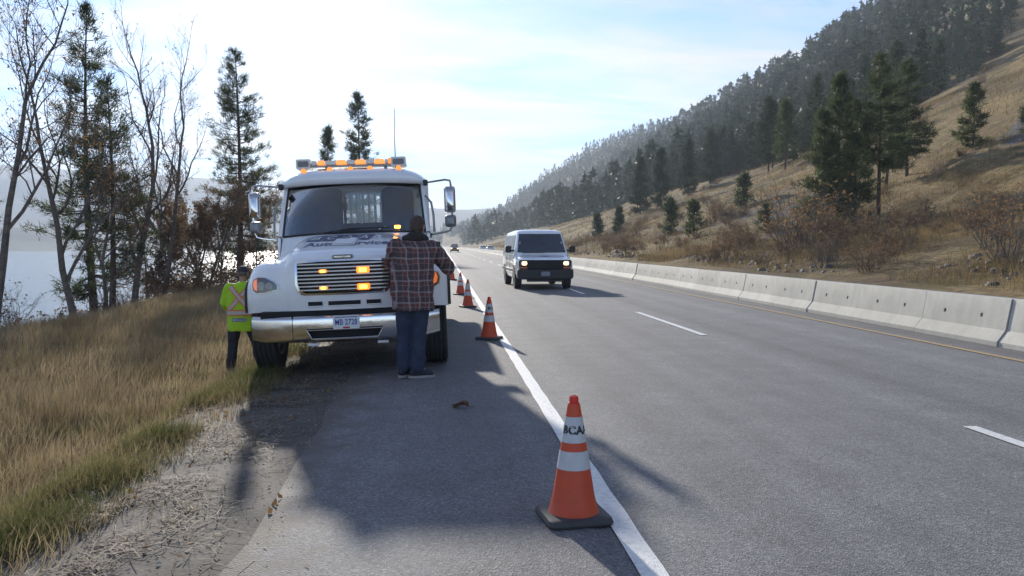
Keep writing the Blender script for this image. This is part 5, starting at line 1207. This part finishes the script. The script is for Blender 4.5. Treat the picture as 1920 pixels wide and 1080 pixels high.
# ------------------------------------------------------------------ grass and litter
M_DRY = mat('dry_grass', (.22, .165, .09), rough=.8, scale=.9, base2=(.43, .345, .215), thr=(.35, .68), transl=.42, spec=.2)
M_GREEN = mat('green_grass', (.085, .105, .035), rough=.75, scale=1.0, base2=(.24, .20, .09), thr=(.42, .62), transl=.42, spec=.2)
M_STRAW = mat('bleached_straw', (.14, .10, .07), rough=.8, scale=4, base2=(.34, .28, .21), thr=(.35, .65), transl=.2)
def blades(name, X, Y, H, W, m, lean, g, label, wind=(.25, -.1), z0=0):
    n = len(X); Z = T(X, Y)+z0; a = g.uniform(0, 6.28, n); l = lean*g.uniform(.2, 1.4, n)
    d = np.stack([np.cos(a)*l+wind[0]*g.uniform(0, 1, n), np.sin(a)*l+wind[1]*g.uniform(0, 1, n), np.ones(n)], 1); d /= np.linalg.norm(d, axis=1, keepdims=True)
    b = g.uniform(0, 6.28, n); w = np.stack([np.cos(b), np.sin(b), np.zeros(n)], 1)*W[:, None]*.5; P = np.stack([X, Y, Z-.02], 1); Hc = H[:, None]
    mid = P+d*Hc*.55; tip = P+d*Hc + np.stack([d[:, 0], d[:, 1], -l*.6], 1)*Hc*.38
    V = np.stack([P-w, P+w, mid+w*.75, mid-w*.75, tip], 1).reshape(-1, 3); i = np.arange(n)[:, None]*5
    o = raw(name, V, [i+np.array([0, 1, 2, 3]), i+np.array([3, 2, 4])], m); tag(o, label, 'grass', kind='stuff'); return o
def bank_grass():
    g = np.random.default_rng(61)
    def field(n, x0, x1, y0, y1): return g.uniform(x0, x1, n), g.uniform(y0, y1, n)
    Xs, Ys, Hs, Ws = [], [], [], []
    for n, x0, x1, y0, y1, hh, ww in ((106000, -11.6, -1.92, 2.6, 13, .34, .006), (74000, -12.2, -2.3, 13, 34, .40, .011), (26000, -13.5, -2.6, 34, 90, .5, .024), (8000, -14, -2.4, 90, 240, .55, .05)):
        X, Y = field(n, x0, x1, y0, y1); k = vnoise(X/.55, Y/.55, 51)*.6+vnoise(X/2.1, Y/2.1, 52)*.4; edge = sstep(-2.0, -4.4, X)
        keep = (g.random(n) < .25+.9*k) & (g.random(n) < .45+.55*edge); X, Y, k, edge = X[keep], Y[keep], k[keep], edge[keep]
        Xs.append(X); Ys.append(Y); Hs.append(hh*(.45+.95*k)*(.5+.6*edge)*g.uniform(.6, 1.2, len(X))); Ws.append(ww*g.uniform(.6, 1.3, len(X)))
    X, Y, H, W = map(np.concatenate, (Xs, Ys, Hs, Ws)); blades('dry_grass', X, Y, H, W, M_DRY, .42, g, 'tall golden dry grass covering the bank beside the shoulder')
    Xs, Ys, Hs, Ws = [], [], [], []
    for n, y0, y1, hh, ww in ((95000, 2.6, 13, .17, .006), (40000, 13, 34, .22, .011), (6000, 34, 90, .25, .022)):
        Y = g.uniform(y0, y1, n); X = -1.66-np.abs(g.normal(size=n))*1.6-.10*g.random(n)-.35*vnoise(Y/.8, Y*0, 60); k = vnoise(X/.6, Y/.6, 55); keep = (g.random(n) < np.clip(2.2*k-.55, 0, 1)*np.clip(2.6*vnoise(X/1.6, Y/2.4, 59)-.55, .06, 1)) & (X > -6.5) & (g.random(n) < .2+sstep(-1.75, -2.5, X)); X, Y, k = X[keep], Y[keep], k[keep]
        Xs.append(X); Ys.append(Y); Hs.append(hh*(.4+1.0*k)*g.uniform(.6, 1.3, len(X))); Ws.append(ww*g.uniform(.6, 1.3, len(X)))
    X, Y, H, W = map(np.concatenate, (Xs, Ys, Hs, Ws)); blades('green_grass', X, Y, H, W, M_GREEN, .55, g, 'short green and yellowing grass along the gravel edge')
    # tall seed stalks
    n = 900; X = g.uniform(-9, -3.2, n); Y = 4+26*g.random(n)**.8; blades('seed_stalks', X, Y, g.uniform(.5, .95, n), np.full(n, .007), M_GTWIG, .16, g, 'sparse tall dead stalks standing in the bank grass')
    # straw lying on the gravel edge
    n = 8000; Y = 2.7+9.5*g.random(n)**1.2; X = -1.8+g.normal(size=n)*.30-.04; c = vnoise(X/.35, Y/.5, 57) > .46; X, Y = X[c], Y[c]; n = len(X)
    a = g.uniform(0, 6.28, n); L_ = g.uniform(.04, .17, n); Z = T(X, Y)+g.uniform(.004, .035, n); dv = np.stack([np.cos(a)*L_, np.sin(a)*L_, g.normal(size=n)*.015], 1); w = np.stack([-np.sin(a), np.cos(a), np.zeros(n)], 1)*.0028
    P = np.stack([X, Y, Z], 1); V = np.stack([P-dv/2-w, P-dv/2+w, P+dv/2+w, P+dv/2-w], 1).reshape(-1, 3); o = raw('straw_litter', V, np.arange(n*4).reshape(-1, 4), M_STRAW); tag(o, 'pale dead straw strewn along the gravel edge', 'straw', kind='stuff')
    n = 5000; Y = 2.7+14*g.random(n)**1.2; X = -1.75+g.normal(size=n)*.32; c = (vnoise(X/.22, Y/.3, 81) > .66) & (X < -1.1) & (X > -2.6); X, Y = X[c], Y[c]; n = len(X)
    blades('verge_weeds', X, Y, g.uniform(.02, .09, n), g.uniform(.003, .006, n), M_DRY, .9, g, 'sparse dry weeds sprouting in the gravel', z0=.02)
    n = 2600; Y = 2.7+12*g.random(n)**1.2; X = -1.6+g.normal(size=n)*.42; c = (X < -.9) & (vnoise(X/.5, Y/.7, 83) > .40); X, Y = X[c], Y[c]; n = len(X); a = g.uniform(0, 6.28, n); L_ = g.uniform(.005, .018, n); P = np.stack([X, Y, T(X, Y)+.012], 1)
    u = np.stack([np.cos(a), np.sin(a), g.normal(size=n)*.2], 1)*L_[:, None]; v = np.stack([-np.sin(a), np.cos(a), g.normal(size=n)*.3], 1)*L_[:, None]*.3
    V = np.stack([P-u, P-v, P+u, P+v], 1).reshape(-1, 3); o = raw('chaff', V, np.arange(n*4).reshape(-1, 4), M_STRAW); tag(o, 'small brown plant chaff over the gravel', 'litter', kind='stuff')
    # fallen leaves
    n = 1700; Y = 2.8+24*g.random(n)**1.5; X = -2.05+g.normal(size=n)*.5-.5*(g.random(n) < .5)*g.random(n)*2; c = vnoise(X/.5, Y/.7, 58) > .5; X, Y = X[c], Y[c]; n = len(X); a = g.uniform(0, 6.28, n); s = g.uniform(.010, .024, n)
    Z = T(X, Y)+np.where(X < -2.3, g.uniform(.02, .10, n), .015); P = np.stack([X, Y, Z], 1); u = np.stack([np.cos(a), np.sin(a), g.normal(size=n)*.5], 1)*s[:, None]; v = np.stack([-np.sin(a), np.cos(a), g.normal(size=n)*.5], 1)*s[:, None]*.8
    V = np.stack([P-u, P-v*.9, P+u, P+v+np.array([0, 0, .015])], 1).reshape(-1, 3); o = raw('leaf_litter', V, np.arange(n*4).reshape(-1, 4), M_LEAFO); tag(o, 'rusty fallen leaves scattered along the grass edge', 'leaves', kind='stuff')
    # loose stones on gravel and shoulder edge
    n = 1500; Y = 2.8+16*g.random(n)**1.4; X = g.uniform(-2.3, -.85, n); Z = np.interp(X, LX, LZ)+.002; s = g.uniform(.003, .009, n)*np.where(g.random(n) < .04, 1.8, 1); base = np.array([(1, 0, 0), (-.5, .87, 0), (-.5, -.87, 0), (.1, .05, .8), (.6, .5, .45), (-.7, .1, .5)])
    V = (base[None]*s[:, None, None]*g.uniform(.7, 1.3, (n, 6, 1)) + np.stack([X, Y, Z], 1)[:, None]).reshape(-1, 3); i = np.arange(n)[:, None, None]*6
    F = (i+np.array([(0, 4, 3), (4, 1, 3), (1, 5, 3), (5, 2, 3), (2, 0, 3), (0, 1, 4), (1, 2, 5)])[None]).reshape(-1, 3); o = raw('loose_stones', V, F, mat('stone_chips', (.20, .19, .18), rough=.8, scale=30, base2=(.42, .41, .40), thr=(.4, .6))); tag(o, 'loose stone chips scattered over the gravel edge', 'gravel', kind='stuff')
bank_grass()
def slope_grass():
    g = np.random.default_rng(71); Xs, Ys, Hs, Ws = [], [], [], []
    for n, x0, x1, y0, y1, hh, ww in ((60000, 17.5, 42, 20, 75, .55, .022), (50000, 18, 75, 60, 190, .7, .05), (16000, 20, 90, 190, 420, .9, .12)):
        X = g.uniform(x0, x1, n); Y = g.uniform(y0, y1, n); k = vnoise(X/2.2, Y/2.2, 63)*.55+vnoise(X/9, Y/9, 64)*.45; keep = (X/Y < .76) & (g.random(n) < np.clip(2.6*k-.75, .04, 1)); X, Y, k = X[keep], Y[keep], k[keep]
        Xs.append(X); Ys.append(Y); Hs.append(hh*(.4+1.0*k)*g.uniform(.5, 1.2, len(X))); Ws.append(ww*g.uniform(.6, 1.3, len(X)))
    X, Y, H, W = map(np.concatenate, (Xs, Ys, Hs, Ws)); blades('hillside_grass', X, Y, H, W, mat('hillside_dry_grass', (.15, .105, .055), rough=.85, scale=.22, base2=(.34, .25, .12), thr=(.38, .62), transl=.3, spec=.15), .4, g, 'dry tufted grass over the hillside', wind=(-.1, -.15))
    # broken rock at the foot of the slope
    n = 850; Y = 18+130*g.random(n)**1.3; X = 18.5+np.abs(g.normal(size=n))*1.6+1.2*fbm(Y/7, Y*0, 66)*3; c = vnoise(X/3, Y/6, 67) > .42; X, Y = X[c], Y[c]; n = len(X); Z = T(X, Y); s = g.uniform(.08, .30, n)*g.uniform(.6, 1.3, n)
    V0 = np.array([(-1, -1, -.6), (1, -1, -.6), (1, 1, -.6), (-1, 1, -.6), (-.7, -.6, .6), (.6, -.7, .8), (.7, .6, .5), (-.6, .8, .75)])*.6
    V = (V0[None]*s[:, None, None]*g.uniform(.6, 1.4, (n, 8, 3)) + np.stack([X, Y, Z], 1)[:, None]).reshape(-1, 3); i = np.arange(n)[:, None, None]*8
    F = (i+np.array([(0, 3, 2, 1), (4, 5, 6, 7), (0, 1, 5, 4), (1, 2, 6, 5), (2, 3, 7, 6), (3, 0, 4, 7)])[None]).reshape(-1, 4); o = raw('broken_rock', V, F, mat('grey_rock', (.08, .08, .08), rough=.9, scale=1.5, base2=(.18, .178, .175), thr=(.35, .65), bump=.5, bscale=8)); tag(o, 'broken grey rock along the foot of the hillside', 'rock', kind='stuff')
slope_grass()
# ------------------------------------------------------------------ air
def haze():
    m = bpy.data.materials.new('haze_air'); m.use_nodes = True; nt = m.node_tree; nt.nodes.clear()
    out = nt.nodes.new('ShaderNodeOutputMaterial'); v = nt.nodes.new('ShaderNodeVolumePrincipled')
    v.inputs['Color'].default_value = (.76, .86, 1.0, 1); v.inputs['Density'].default_value = 2.8e-4; v.inputs['Anisotropy'].default_value = 0.1
    nt.links.new(v.outputs[0], out.inputs['Volume'])
    o = MB().box(-6000, 6000, -400, 6200, -13.5, 480).build('haze', m, smooth=0); tag(o, kind='stuff')
haze()
